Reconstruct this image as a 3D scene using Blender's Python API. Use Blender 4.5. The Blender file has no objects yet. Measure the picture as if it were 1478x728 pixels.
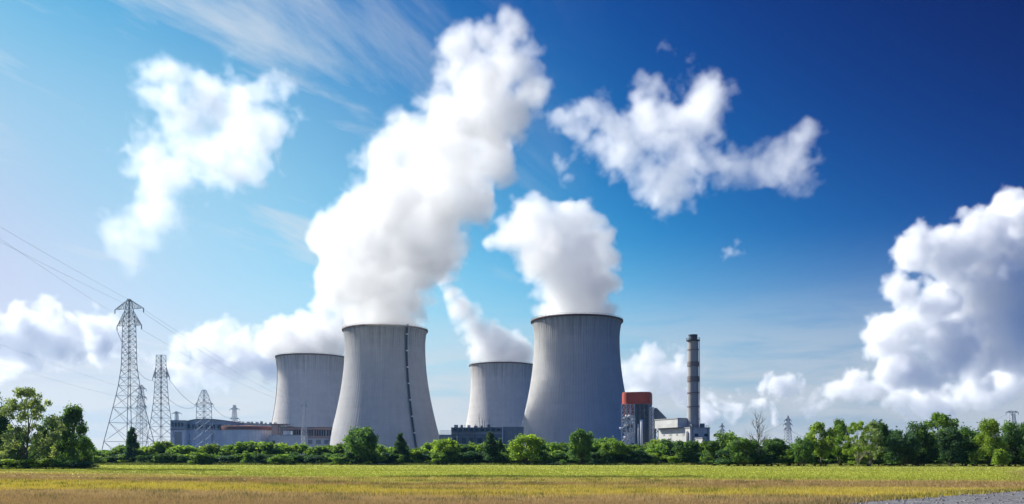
import bpy, math, random
import numpy as np
from mathutils import Vector, Matrix
R = math.radians
sc = bpy.context.scene
COL = sc.collection
# ---------------------------------------------------------------- camera, sky, sun, exposure
F = 1280.0; CX = 739.0; HZ = 662.0; CAMZ = 2.0
cam = bpy.data.cameras.new('camera'); camo = bpy.data.objects.new('camera', cam); COL.objects.link(camo)
camo.location = (0, 0, CAMZ); camo.rotation_euler = (R(90), 0, 0)
cam.sensor_width = 36; cam.lens = 36*F/1478; cam.shift_y = (HZ-364)/1478.0
cam.clip_end = 60000; cam.clip_start = 0.5
sc.camera = camo
HAZE = 0.00004
SUN_EL, SUN_AZ = 38.0, 30.0          # height of the sun; degrees behind due left
SKY_STRENGTH = 0.06
w = bpy.data.worlds.new('World'); sc.world = w; w.use_nodes = True

class NG:
    """small helper that wires shader nodes"""
    def __init__(s, nt): s.nt = nt; s.n = nt.nodes; s.l = nt.links
    def put(s, sock, v):
        if v is None: return
        if hasattr(v, 'node'): s.l.new(v, sock)
        elif hasattr(sock.default_value, '__len__') and not hasattr(v, '__len__'): sock.default_value = (v,)*len(sock.default_value)
        elif hasattr(sock.default_value, '__len__') and len(sock.default_value) == 4 and len(v) == 3: sock.default_value = (*v, 1)
        else: sock.default_value = v
    def m(s, op, a, b=None, c=None, clamp=False):
        n = s.n.new('ShaderNodeMath'); n.operation = op; n.use_clamp = clamp
        for i, v in enumerate((a, b, c)): s.put(n.inputs[i], v)
        return n.outputs[0]
    def v(s, op, a, b=None, scale=None):
        n = s.n.new('ShaderNodeVectorMath'); n.operation = op
        s.put(n.inputs[0], a); s.put(n.inputs[1], b)
        if scale is not None: s.put(n.inputs['Scale'], scale)
        return n.outputs['Value'] if op in ('DOT_PRODUCT', 'LENGTH') else n.outputs[0]
    def xyz(s, v):
        n = s.n.new('ShaderNodeSeparateXYZ'); s.put(n.inputs[0], v); return n.outputs
    def vec(s, x, y, z):
        n = s.n.new('ShaderNodeCombineXYZ')
        for i, v in enumerate((x, y, z)): s.put(n.inputs[i], v)
        return n.outputs[0]
    def noise(s, vec, scale, detail=4, rough=.55, lac=2.0, dist=0.0):
        n = s.n.new('ShaderNodeTexNoise'); s.put(n.inputs['Vector'], vec)
        n.inputs['Scale'].default_value = scale; n.inputs['Detail'].default_value = detail
        n.inputs['Roughness'].default_value = rough; n.inputs['Distortion'].default_value = dist
        return n.outputs[0]
    def ramp(s, fac, stops, interp='LINEAR'):
        n = s.n.new('ShaderNodeValToRGB'); s.put(n.inputs[0], fac); cr = n.color_ramp; cr.interpolation = interp
        while len(cr.elements) < len(stops): cr.elements.new(1.0)
        for e, (p, c) in zip(cr.elements, stops):
            e.position = p; e.color = (*c, 1) if hasattr(c, '__len__') else (c, c, c, 1)
        return n.outputs[0]
    def mix(s, fac, a, b, mode='MIX'):
        n = s.n.new('ShaderNodeMix'); n.data_type = 'RGBA'; n.blend_type = mode
        s.put(n.inputs[0], fac); s.put(n.inputs[6], a); s.put(n.inputs[7], b)
        return n.outputs[2]
    def rng(s, v, a, b, c=0.0, d=1.0, smooth=False):
        n = s.n.new('ShaderNodeMapRange'); n.clamp = True
        if smooth: n.interpolation_type = 'SMOOTHSTEP'
        for i, q in enumerate((v, a, b, c, d)): s.put(n.inputs[i], q)
        return n.outputs[0]

g = NG(w.node_tree); N = g.n
bg = N['Background']; bg.inputs[1].default_value = SKY_STRENGTH
sky = N.new('ShaderNodeTexSky'); sky.sky_type = 'NISHITA'; sky.sun_disc = False
sky.sun_elevation = R(SUN_EL); sky.sun_rotation = R(-90 + SUN_AZ)
sky.ozone_density = 2.0; sky.dust_density = 0.6
SKYRAW = sky.outputs[0]
# deep, saturated blue away from the sun and paler towards it: a gain on the sky texture by direction
tc = N.new('ShaderNodeTexCoord'); DIR = tc.outputs['Generated']
dx, dy, dz = g.xyz(DIR)
qx = g.m('MAXIMUM', g.m('MINIMUM', dx, .58), -.58); qz = g.m('MAXIMUM', g.m('MINIMUM', dz, .46), 0.0)
GAIN = ((0.73, 0.027, -6.293, -1.885, -10.261, -15.774), (0.657, 0.501, -1.12, -3.723, -5.079, -9.374), (0.631, 0.452, -1.251, -1.919, -0.632, -4.197))
terms = (qx, qz, g.m('MULTIPLY', qx, qx), g.m('MULTIPLY', qz, qz), g.m('MULTIPLY', qx, qz))
ch = []
for k in GAIN:
    acc = k[0]
    for q, t in zip(k[1:], terms): acc = g.m('MULTIPLY_ADD', t, q, acc)
    ch.append(g.m('EXPONENT', acc))
skyc = g.v('MULTIPLY', SKYRAW, g.vec(*ch))
skyc = g.mix(g.rng(dy, .14, -.10, 0, 1, True), skyc, (.12, 1.05, 4.3))   # the half of the sky away from the sun is the deeper one
# thin high cloud: noise on a flat layer far overhead, drawn out into streaks, denser towards the sun
lay = g.v('SCALE', g.vec(dx, dy, 0.0), scale=g.m('DIVIDE', 1.0, g.m('ADD', g.m('MAXIMUM', dz, 0.0), .06)))
ax_ = R(67)
u = g.v('DOT_PRODUCT', lay, (math.cos(ax_), math.sin(ax_), 0)); v_ = g.v('DOT_PRODUCT', lay, (-math.sin(ax_), math.cos(ax_), 0))
streak = g.noise(g.vec(g.m('MULTIPLY', u, .55), g.m('MULTIPLY', v_, 2.3), 3.7), 1.25, 7, .6, 2.1, .5)
patch = g.noise(g.vec(u, v_, 9.1), .55, 3, .5)
veil = g.m('MULTIPLY', g.rng(streak, .42, .72, 0, 1, True), g.rng(patch, .30, .55, 0, 1, True))
veil = g.m('MULTIPLY', veil, g.rng(dx, .10, -.22, 0.0, .72))
veil = g.m('MAXIMUM', veil, g.m('MULTIPLY', g.m('MULTIPLY', g.rng(dx, .16, -.42, 0, .40, True), g.rng(dz, .50, .26, .05, 1, True)), g.rng(patch, .25, .7, .55, 1)))
# low banks of layer cloud along the horizon
lon = g.m('ARCTAN2', dx, dy)
low = g.noise(g.vec(g.m('MULTIPLY', lon, 3.4), 0.0, g.m('MULTIPLY', dz, 20.0)), 2.0, 6, .58, 2.0, .3)
lowm = g.m('MULTIPLY', g.rng(low, .31, .57, 0, 1, True), g.m('MULTIPLY', g.rng(dz, .20, .05, 0, .85, True), g.rng(dy, .0, .2)))
cl = g.m('MAXIMUM', veil, lowm)
pale = g.mix(g.rng(dx, -.4, .45), (6.0, 7.9, 9.5), (3.7, 4.9, 6.3))
skyc = g.mix(g.m('MULTIPLY', g.rng(dz, .25, .02, 0, .97, True), g.rng(dy, .0, .2)), skyc, pale)
hi_ = g.mix(g.rng(dx, -.35, .4), (8.6, 9.0, 9.4), (6.0, 6.6, 7.4))
g.l.new(g.mix(cl, skyc, hi_), bg.inputs[0])

sd = bpy.data.lights.new('sun', 'SUN'); sd.energy = 5.0; sd.angle = R(0.5); sd.color = (1, .95, .86)
so = bpy.data.objects.new('sun', sd); COL.objects.link(so)
sv = Vector((-math.cos(R(SUN_EL))*math.cos(R(SUN_AZ)), math.cos(R(SUN_EL))*math.sin(R(SUN_AZ)), math.sin(R(SUN_EL))))
so.rotation_euler = sv.to_track_quat('Z', 'Y').to_euler()
sc.view_settings.view_transform = 'Standard'; sc.view_settings.look = 'None'
sc.view_settings.exposure = 0.6; sc.view_settings.gamma = 1.0; sc.view_settings.use_curve_mapping = False
cy = sc.cycles
cy.use_denoising = True; cy.max_bounces = 48; cy.volume_bounces = 48; cy.diffuse_bounces = 3
cy.transparent_max_bounces = 32; cy.volume_step_rate = 2.0
def W(px, py, D):
    """the point at depth D seen at this place of the photograph"""
    return Vector(((px-CX)/F*D, D, CAMZ+(HZ-py)/F*D))

# ---------------------------------------------------------------- helpers
def link(o, parent=None):
    COL.objects.link(o)
    if parent is not None: o.parent = parent
    return o
def tag(o, label=None, cat=None, group=None, kind=None):
    for k, v in (('label', label), ('category', cat), ('group', group), ('kind', kind)):
        if v: o[k] = v
    return o
def empty(name, loc, rz=0.0, label=None, cat=None, group=None):
    o = bpy.data.objects.new(name, None); o.location = loc; o.rotation_euler = (0, 0, rz); o.empty_display_size = 1
    return tag(link(o), label, cat, group)
class MB:
    """gathers shapes and links them as one mesh object"""
    def __init__(s): s.v = []; s.f = []; s.sm = []
    def add(s, vs, fs, smooth=False):
        b = len(s.v); s.v += [tuple(p) for p in vs]; s.f += [tuple(i+b for i in f) for f in fs]; s.sm += [smooth]*len(fs); return s
    def box(s, lo, hi):
        (a, b, c), (d, e, f) = lo, hi
        return s.add([(a,b,c),(d,b,c),(d,e,c),(a,e,c),(a,b,f),(d,b,f),(d,e,f),(a,e,f)], [(0,3,2,1),(4,5,6,7),(0,1,5,4),(1,2,6,5),(2,3,7,6),(3,0,4,7)])
    def bar(s, a, b, w, w2=None):
        a, b = Vector(a), Vector(b); d = (b-a).normalized()
        u = d.cross(Vector((0, 0, 1)) if abs(d.z) < .95 else Vector((1, 0, 0))).normalized(); v = d.cross(u)
        w2 = w if w2 is None else w2; h, k = w/2, w2/2
        return s.add([a+u*h+v*h, a-u*h+v*h, a-u*h-v*h, a+u*h-v*h, b+u*k+v*k, b-u*k+v*k, b-u*k-v*k, b+u*k-v*k],
                     [(0,1,5,4),(1,2,6,5),(2,3,7,6),(3,0,4,7),(3,2,1,0),(4,5,6,7)])
    def tube(s, pts, rad, n=6):
        rings = []; vs = []
        for i, p in enumerate(pts):
            p = Vector(p); d = (Vector(pts[min(i+1, len(pts)-1)])-Vector(pts[max(i-1, 0)])).normalized()
            u = d.cross(Vector((0, 0, 1)) if abs(d.z) < .9 else Vector((1, 0, 0))).normalized(); v = d.cross(u)
            r = rad[i] if hasattr(rad, '__len__') else rad
            vs += [p+(u*math.cos(6.28318*k/n)+v*math.sin(6.28318*k/n))*r for k in range(n)]
        fs = [(i*n+k, i*n+(k+1) % n, (i+1)*n+(k+1) % n, (i+1)*n+k) for i in range(len(pts)-1) for k in range(n)]
        fs += [tuple(range(n))[::-1], tuple((len(pts)-1)*n+k for k in range(n))]
        return s.add(vs, fs, True)
    def lathe(s, prof, n=48, c=(0, 0), closed=False, smooth=True, rad=None):
        """prof: list of (radius, z); rad(k, r, z) may vary the radius round the ring"""
        vs = [(c[0]+(rad(k, r, z) if rad else r)*math.cos(2*math.pi*k/n), c[1]+(rad(k, r, z) if rad else r)*math.sin(2*math.pi*k/n), z) for r, z in prof for k in range(n)]
        m = len(prof); fs = [(i*n+k, i*n+(k+1) % n, (i+1)*n+(k+1) % n, (i+1)*n+k) for i in range(m-1) for k in range(n)]
        if closed: fs += [((m-1)*n+k, (m-1)*n+(k+1) % n, (k+1) % n, k) for k in range(n)]
        return s.add(vs, fs, smooth)
    def prism(s, poly, z0, z1):
        n = len(poly); vs = [(x, y, z0) for x, y in poly]+[(x, y, z1) for x, y in poly]
        return s.add(vs, [tuple(range(n))[::-1], tuple(range(n, 2*n))]+[(i, (i+1) % n, (i+1) % n+n, i+n) for i in range(n)])
    def prism_xz(s, poly, y0, y1):
        """an outline drawn in the upright plane, given thickness in depth"""
        n = len(poly); vs = [(x, y0, z) for x, z in poly]+[(x, y1, z) for x, z in poly]
        return s.add(vs, [tuple(range(n)), tuple(range(n, 2*n))[::-1]]+[(i, i+n, (i+1) % n+n, (i+1) % n) for i in range(n)])
    def build(s, name, mat, parent=None, loc=None):
        me = bpy.data.meshes.new(name); me.from_pydata(s.v, [], s.f)
        me.polygons.foreach_set('use_smooth', s.sm); me.materials.append(mat); me.update()
        o = bpy.data.objects.new(name, me)
        if loc is not None: o.location = loc
        return link(o, parent)
def kids(o): return [c for c in bpy.data.objects if c.parent == o]
def copy_tree(o, parent=None, table=None):
    c = o.copy(); link(c)
    if parent is not None: c.parent = parent
    for ch in (table[o.name] if table else kids(o)): copy_tree(ch, c, table)
    return c
# ---------------------------------------------------------------- materials
def newmat(name):
    m = bpy.data.materials.new(name); m.use_nodes = True
    return m, NG(m.node_tree), m.node_tree.nodes['Principled BSDF']
def bump(q, p, h, strength=.3, dist=.1):
    b = q.n.new('ShaderNodeBump'); b.inputs['Strength'].default_value = strength; b.inputs['Distance'].default_value = dist
    q.put(b.inputs['Height'], h); q.l.new(b.outputs[0], p.inputs['Normal'])
def plain(name, col, rough=.7, metal=0.0, var=.18, scale=.25, streak=True, seams=None):
    """painted or cast surface with weathering: blotches and rain streaks"""
    m, q, p = newmat(name)
    ob = q.n.new('ShaderNodeTexCoord').outputs['Object']
    n1 = q.noise(ob, scale, 5, .6)
    sx = q.v('MULTIPLY', ob, (1, 1, .06)); n2 = q.noise(sx, scale*5, 4, .6)
    t = q.m('ADD', q.m('MULTIPLY', n1, .55), q.m('MULTIPLY', n2, .45)) if streak else n1
    f = q.rng(t, .3, .7, 1-var, 1+var*.6)
    if seams:       # joints between cladding sheets or cast panels, each sheet a shade of its own
        ox, oy, oz = q.xyz(ob); a_ = q.m('DIVIDE', q.m('ADD', ox, q.m('MULTIPLY', oy, 1.0)), seams[0]); b_ = q.m('DIVIDE', oz, seams[1])
        ln = q.m('MULTIPLY', q.rng(q.m('FRACT', a_), 0, .05, .72, 1), q.rng(q.m('FRACT', b_), 0, .05, .78, 1))
        wn = q.n.new('ShaderNodeTexWhiteNoise'); wn.noise_dimensions = '2D'; q.put(wn.inputs['Vector'], q.vec(q.m('FLOOR', a_), q.m('FLOOR', b_), 0.0))
        f = q.m('MULTIPLY', f, q.m('MULTIPLY', ln, q.rng(wn.outputs[0], 0, 1, .91, 1.07)))
    q.l.new(q.v('MULTIPLY', (*col[:3],), q.vec(f, f, f)), p.inputs['Base Color'])
    p.inputs['Roughness'].default_value = rough; p.inputs['Metallic'].default_value = metal
    return m

# ---------------------------------------------------------------- ground
def field_colour(q):
    """crop, stubble and wild grass in strips across the field, ragged at their edges"""
    pos = q.n.new('ShaderNodeNewGeometry').outputs['Position']
    x, y, z = q.xyz(pos)
    yy = q.m('MAXIMUM', y, 20.0)
    p = q.m('DIVIDE', 2560.0, yy)
    u = q.m('DIVIDE', x, yy)
    fl = q.vec(x, y, 0.0)
    n1 = q.noise(q.v('MULTIPLY', fl, (.030, .075, 1)), 1.0, 5, .6)
    n2 = q.noise(q.v('MULTIPLY', fl, (.10, .25, 1)), 1.0, 6, .65)
    warp = q.m('ADD', q.m('MULTIPLY', q.m('SUBTRACT', n1, .5), 30.0), q.m('MULTIPLY', q.m('SUBTRACT', n2, .5), 12.0))
    warp = q.m('MULTIPLY', warp, q.rng(p, 10, 34, .06, 1))
    pp = q.m('ADD', q.m('ADD', p, q.rng(u, -.14, -.56, 0, 11)), warp)
    pp = q.m('ADD', pp, q.rng(u, .15, .5, 0, -3.0))
    t = q.m('DIVIDE', pp, 66.0)
    c = q.ramp(t, [(.0, (.20, .24, .07)), (.12, (.36, .375, .075)), (.30, (.385, .41, .06)), (.405, (.36, .385, .06)), (.43, (.29, .31, .06)), (.46, (.50, .44, .10)),
                   (.54, (.37, .26, .12)), (.60, (.40, .29, .11)), (.69, (.55, .47, .085)), (.80, (.56, .45, .085)), (.88, (.50, .37, .18)), (1.0, (.42, .30, .14))])
    n3 = q.noise(q.v('MULTIPLY', fl, (.35, .9, 1)), 1.0, 6, .7)
    pinkish = q.m('MULTIPLY', q.rng(n3, .5, .72, 0, .55), q.rng(pp, 26, 34))
    c = q.mix(pinkish, c, (.38, .25, .15))
    rut = q.m('MULTIPLY', q.rng(q.m('ABSOLUTE', q.m('SUBTRACT', q.m('ADD', y, q.m('MULTIPLY', x, -.06)), q.m('ADD', 128.0, q.m('MULTIPLY', n2, 6.0)))), .9, .2), q.rng(n1, .38, .55))   # a wheel track through the crop
    c = q.mix(q.m('MULTIPLY', rut, .55), c, (.20, .22, .07))
    n4 = q.noise(q.v('MULTIPLY', fl, (1.1, 1.6, 1)), 1.0, 5, .7)
    f = q.rng(n4, .25, .75, .78, 1.2)
    return q.v('MULTIPLY', c, q.vec(f, f, f)), x, y, u, p
m_ground, q, P = newmat('field')
c, gx, gy, gu, gp = field_colour(q)
# bare earth under the hedges and on the power station's side, a brown dirt patch by the track
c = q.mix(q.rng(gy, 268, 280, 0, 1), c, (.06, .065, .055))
dirt = q.m('MULTIPLY', q.rng(gu, .545, .575, 0, 1, True), q.m('MULTIPLY', q.rng(gy, 70, 82, 0, 1, True), q.rng(gy, 160, 130, 0, 1, True)))
c = q.mix(dirt, c, (.28, .19, .11))
q.l.new(c, P.inputs['Base Color']); P.inputs['Roughness'].default_value = 1.0; P.inputs['Specular IOR Level'].default_value = .05
bump(q, P, q.noise(q.vec(gx, gy, 0.0), 2.2, 6, .7), .6, .25)
tag(MB().add([(-4000, -300, 0), (4000, -300, 0), (4000, 2600, 0), (-4000, 2600, 0)], [(0, 1, 2, 3)]).build('field', m_ground), kind='structure')

# gravel track across the near corner
m_grav, q, P = newmat('gravel')
gpos = q.n.new('ShaderNodeNewGeometry').outputs['Position']
gv = q.n.new('ShaderNodeTexVoronoi'); q.put(gv.inputs['Vector'], gpos); gv.inputs['Scale'].default_value = 7.0
nn = q.noise(gpos, .5, 6, .65)
cc = q.ramp(q.m('ADD', q.m('MULTIPLY', q.xyz(gv.outputs['Color'])[0], .5), q.m('MULTIPLY', nn, .6)), [(.2, (.045, .043, .05)), (.5, (.10, .098, .105)), (.8, (.24, .23, .235))])
q.l.new(cc, P.inputs['Base Color']); P.inputs['Roughness'].default_value = .9
bump(q, P, gv.outputs['Distance'], .3, .03)
edge = [(1120, 735.5), (1170, 732.5), (1222, 727.5), (1262, 723.5), (1302, 721), (1345, 717.5), (1390, 714), (1440, 711.5), (1490, 708.5), (1560, 706.0), (1660, 704)]
rr = random.Random(5)
track_edge = []
for i in range(len(edge)-1):
    for k in range(6):
        a, b = edge[i], edge[i+1]; s = k/6
        px, py = a[0]+(b[0]-a[0])*s, a[1]+(b[1]-a[1])*s+rr.uniform(-.5, .5)
        D = 2*F/(py-HZ); track_edge.append(((px-CX)/F*D, D))
lowr = [(x+1.5, 20.0) for x, y in (track_edge[-1], track_edge[0])]
mb = MB()
vs = []
for i, (x, y) in enumerate(track_edge):
    dn = 9.0+rr.uniform(-.3, .3)
    vs += [(x, y, .004), (x+1.4, y-dn, .004)]
mb.add(vs, [(2*i, 2*i+1, 2*i+3, 2*i+2) for i in range(len(track_edge)-1)])
tag(mb.build('gravel_track', m_grav), kind='structure')

# ---------------------------------------------------------------- cooling towers
m_conc, q, P = newmat('tower_concrete')
ob = q.n.new('ShaderNodeTexCoord').outputs['Object']
x, y, z = q.xyz(ob); ang = q.m('ARCTAN2', y, x)
cyl = q.vec(q.m('MULTIPLY', ang, 40.0), z, 0.0)
st = q.noise(q.v('MULTIPLY', cyl, (.55, .012, 1)), 1.0, 6, .65)
bl = q.noise(q.v('MULTIPLY', cyl, (.05, .05, 1)), 1.0, 5, .6)
lift = q.m('FRACT', q.m('DIVIDE', z, 2.6)); liftl = q.rng(lift, 0, .07, .90, 1.0)
lvl = q.noise(q.vec(0.0, 0.0, q.m('FLOOR', q.m('DIVIDE', z, 2.6))), 7.3, 0)
f = q.m('ADD', q.m('MULTIPLY', q.rng(st, .3, .7, -.07, .06), 1.0), q.m('MULTIPLY', q.rng(bl, .3, .7, -.07, .07), 1.0))
f = q.m('ADD', f, q.m('ADD', 1.0, q.rng(lvl, .3, .7, -.03, .03)))
pa_, pz_ = q.m('FLOOR', q.m('MULTIPLY', ang, 112/6.28319/2)), q.m('FLOOR', q.m('DIVIDE', z, 5.2))
wn = q.n.new('ShaderNodeTexWhiteNoise'); wn.noise_dimensions = '2D'; q.put(wn.inputs['Vector'], q.vec(pa_, pz_, 0.0))
f = q.m('ADD', f, q.rng(wn.outputs[0], 0, 1, -.035, .03))      # formwork panels
dr = q.noise(q.vec(q.m('MULTIPLY', ang, 26.0), 0.0, 0.0), 1.0, 3, .6)
soot = q.m('MULTIPLY', q.rng(q.m('ADD', z, q.m('MULTIPLY', q.m('SUBTRACT', dr, .5), 90.0)), 88, 124, 0, 1, True), q.rng(st, .35, .65, .42, .06))
f = q.m('MULTIPLY', q.m('SUBTRACT', f, soot), liftl)
q.l.new(q.v('MULTIPLY', (.46, .46, .455), q.vec(f, f, f)), P.inputs['Base Color']); P.inputs['Roughness'].default_value = .9
bump(q, P, q.noise(ob, .9, 4, .6), .25, .12)
m_rim = plain('rim_concrete', (.16, .10, .085), .85)
m_inner = plain('inner_concrete', (.25, .24, .23), .9)
m_steel = plain('galvanised_steel', (.20, .22, .25), .55, .3, .2, 1.5)
m_dark = plain('dark_steel', (.06, .07, .09), .6, .2)
m_white = plain('white_paint', (.75, .75, .74), .6)
def tower_profile(H, a, zt, cl, cu):
    def rad(z): return a*math.sqrt(1+((z-zt)/(cl if z < zt else cu))**2)
    return rad
m_rear = m_conc.copy(); m_rear.name = 'hazed_tower_concrete'  # rear towers: distance haze put into the colour as a paler concrete
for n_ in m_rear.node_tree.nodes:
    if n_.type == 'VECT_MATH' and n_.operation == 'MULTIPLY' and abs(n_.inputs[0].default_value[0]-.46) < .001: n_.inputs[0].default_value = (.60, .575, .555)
def cooling_tower(px, D, rim_py, a_px, zt_py, c_px, label, ribs=112, ladder=None, ladder_lamps=0):
    s = D/F; H = (HZ-rim_py)*s+CAMZ
    rad = tower_profile(H, a_px*s, (HZ-zt_py)*s+CAMZ, c_px*s, 70*s)
    cx = (px-CX)*s
    t = empty('cooling_tower', (cx, D, 0), 0, label, 'cooling tower', 'cooling towers of the power station')
    zs = [H*i/70 for i in range(71)]
    n = ribs*4
    def rr_(k, r, z): return r+(.16 if k % 4 in (0, 1) else 0.0)*min(1.0, .35+.65*z/H)
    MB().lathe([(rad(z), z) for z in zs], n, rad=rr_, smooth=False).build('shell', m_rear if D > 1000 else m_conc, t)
    MB().lathe([(rad(z)-1.1, z) for z in reversed(zs)], 96).build('inner_wall', m_inner, t)
    rt = rad(H)
    MB().lathe([(rt+.9, H-1.1), (rt+1.1, H-.2), (rt+1.1, H+.5), (rt-1.2, H+.5), (rt-1.2, H-.6)], 128, closed=True).build('rim', m_rim, t)
    m = MB()
    for k in range(64):
        a0 = 2*math.pi*k/64
        m.bar(((rt+.6)*math.cos(a0), (rt+.6)*math.sin(a0), H+.5), ((rt+.6)*math.cos(a0), (rt+.6)*math.sin(a0), H+1.6), .12)
    m.lathe([(rt+.55, H+1.55), (rt+.67, H+1.55), (rt+.67, H+1.67), (rt+.55, H+1.67)], 96, closed=True)
    m.build('rim_railing', m_dark, t)
    if ladder is not None:
        m = MB(); pl = []
        for i in range(81):
            z = 4+(H+1.4-4)*i/80
            # the run stays on a meridian that faces the camera's right
            r = rad(z)+1.0
            pl.append((r*math.cos(ladder), r*math.sin(ladder), z))
        tx, ty = -math.sin(ladder), math.cos(ladder)
        for off in (-.75, .75): m.tube([(p[0]+tx*off, p[1]+ty*off, p[2]) for p in pl], .32, 5)
        for i in range(0, 81):
            p = pl[i]; m.bar((p[0]-tx*.8, p[1]-ty*.8, p[2]), (p[0]+tx*.8, p[1]+ty*.8, p[2]), .45)
        m.tube([(p[0]*1.004, p[1]*1.004, p[2]) for p in pl], .55, 6)
        lad = m.build('ladder', m_dark, t)
        for k in range(ladder_lamps):
            p = Vector(pl[int(80*(k+.45)/ladder_lamps)])
            d = Vector((math.cos(ladder), math.sin(ladder), 0))
            c0 = p+d*.9
            MB().bar(c0+Vector((0, 0, -.55)), c0+Vector((0, 0, .55)), 1.9, 1.5).build('lamp_housing', m_white, lad)
    return t
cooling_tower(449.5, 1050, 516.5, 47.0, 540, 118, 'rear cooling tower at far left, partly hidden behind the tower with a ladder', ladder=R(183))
cooling_tower(556, 828, 477.5, 57.3, 499, 142, 'front cooling tower with a dark ladder running down its right side', ladder=R(-52), ladder_lamps=8)
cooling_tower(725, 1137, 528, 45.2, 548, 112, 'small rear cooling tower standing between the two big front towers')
cooling_tower(832.5, 770, 464.5, 61.2, 489, 150, 'largest cooling tower, the one beside the red topped boiler house')

# ---------------------------------------------------------------- low halls at left
m_slate = plain('slate_blue_cladding', (.36, .41, .47), .6, seams=(3.0, 5.5))
m_pale = plain('pale_blue_cladding', (.74, .78, .82), .55, var=.16, seams=(3.6, 6.0))
m_roofd = plain('dark_roof', (.13, .135, .16), .8)
m_red = plain('red_brown_steel', (.23, .085, .07), .6)
m_pink = plain('pink_brick', (.52, .36, .31), .85)
m_win = plain('dark_glass', (.025, .035, .05), .12, var=.1)
m_cream = plain('cream_render', (.80, .77, .73), .8)
m_grey = plain('grey_concrete', (.36, .36, .36), .85)
def X(px, D): return (px-CX)/F*D
def Z(py, D): return CAMZ+(HZ-py)/F*D
D = 800
# arched hall
b = empty('arched_hall', (X(306, D), D, 0), 0, 'long hall with a low curved dark roof behind the third pylon', 'building')
bx, by = b.location.x, D
wl, wr = X(267, D)-bx, X(352, D)-bx
MB().box((wl, 0, 0), (wr, 45, Z(621, D))).build('wall', m_pale, b)
top = [(wl-.4, Z(621, D)+.02)]+[(wl+(wr-wl)*k/12, Z([610, 607.5, 606.2, 605.6, 605.4, 605.6, 606, 606.8, 607.6, 608.6, 609.7, 610.8, 611.8][k], D)) for k in range(13)]+[(wr+.4, Z(621, D)+.02)]
MB().prism_xz(top, -.4, 46).build('roof', m_slate, b)
arc = [(x, z+.02) for x, z in top[1:-1]]
MB().prism_xz(arc+[(x, z+.55) for x, z in reversed(arc)], -.9, 46.5).build('roof_edge', m_roofd, b)
for k in range(9):
    x0 = wl+1+(wr-wl-2)*k/9
    MB().box((x0, -.66, Z(618.5, D)), (x0+3.6, -.41, Z(613, D))).build('window', m_win, b)
for k, px in enumerate((305, 329, 334)):
    MB().box((X(px, D)-bx, -.3, 0), (X(px+3.2, D)-bx, -.01, Z(623, D))).build('door', m_slate, b)
MB().tube([(wl+4, -.5, Z(620, D)-4), (wl+4, -.5, .2)], .25).build('drainpipe', m_steel, b)
# square block left of it
b = empty('switch_house', (X(256, D), D-8, 0), 0, 'small flat roofed blue grey block at the left end of the halls', 'building')
bx = b.location.x; D1 = D-8
l, r = X(246, D1)-bx, X(266.2, D1)-bx
MB().box((l, 0, 0), (r, 30, Z(620.5, D1))).build('wall', m_pale, b)
MB().box((l, -.2, Z(620.5, D1)+.01), (r, 30, Z(607.6, D1))).build('upper_wall', m_slate, b)
MB().box((l-.4, -.6, Z(607.6, D1)+.01), (r+.4, 30.4, Z(606.8, D1))).build('roof', m_roofd, b)
MB().box((l-.1, -.28, Z(621, D1)), (r+.1, -.21, Z(620.0, D1))).build('red_band', m_red, b)
for k in range(4):
    MB().box((l+1+k*2.9, -.34, Z(616, D1)), (l+3+k*2.9, -.21, Z(610, D1))).build('window', m_win, b)
MB().box((X(252, D1)-bx, -.15, .1), (X(262.5, D1)-bx, -.01, Z(623.5, D1))).build('gate', m_grey, b)
# round store
b = empty('round_store', (X(354, D), D+8, 0), 0, 'broad pale blue round storage building with a red brown roof edge', 'building')
rad_ = 37.5*(D)/F
h = Z(621, D)
MB().lathe([(rad_, 0), (rad_, h)], 96).build('wall', m_pale, b)
MB().lathe([(rad_+.7, h+.01), (rad_+.7, h+3.0), (rad_-.5, h+3.4), (0.02, h+4.6)], 96, smooth=False).build('roof', m_red, b)
m = MB()
for k in range(72):
    a0 = 2*math.pi*k/72; c_, s_ = math.cos(a0)*(rad_+.5), math.sin(a0)*(rad_+.5)
    m.bar((c_, s_, h+3.05), (c_, s_, h+4.2), .12)
m.lathe([(rad_+.42, h+4.15), (rad_+.58, h+4.15), (rad_+.58, h+4.3), (rad_+.42, h+4.3)], 72, closed=True)
m.build('roof_railing', m_steel, b)
for k in range(26):
    a0 = math.pi+math.pi*k/25
    MB().bar((math.cos(a0)*(rad_+.12), math.sin(a0)*(rad_+.12), 0), (math.cos(a0)*(rad_+.12), math.sin(a0)*(rad_+.12), h), .3).build('buttress', m_pale, b)
# long low roof line with plant behind it
b = empty('turbine_hall', (X(375, D+70), D+70, 0), 0, 'long low hall with rooftop vents behind the round storage building', 'building')
D2 = D+70; bx = b.location.x
l, r = X(338, D2)-bx, X(402, D2)-bx
MB().prism_xz([(l, 0), (r, 0), (r, Z(614, D2)), (l, Z(610.5, D2))], 0, 60).build('wall', m_slate, b)
MB().prism_xz([(l-.5, Z(610.5, D2)+.01), (r+.5, Z(614, D2)+.01), (r+.5, Z(613, D2)), (l-.5, Z(609.6, D2))], -.6, 60.6).build('roof', m_roofd, b)
rq = random.Random(8)
for k in range(9):
    x0 = l+3+(r-l-8)*k/8; zb = Z(609.6+(613-609.6)*(x0-l)/(r-l), D2)
    hh = rq.uniform(.8, 2.4)
    MB().box((x0, 1, zb), (x0+rq.uniform(1.2, 3), 4, zb+hh)).build('roof_vent', rq.choice([m_white, m_grey, m_steel]), b)
for k in range(14):
    x0 = l+1.5+(r-l-3)*k/14
    MB().box((x0, -.12, Z(621, D2)), (x0+2.2, -.01, Z(616, D2))).build('window', m_win, b)
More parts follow.
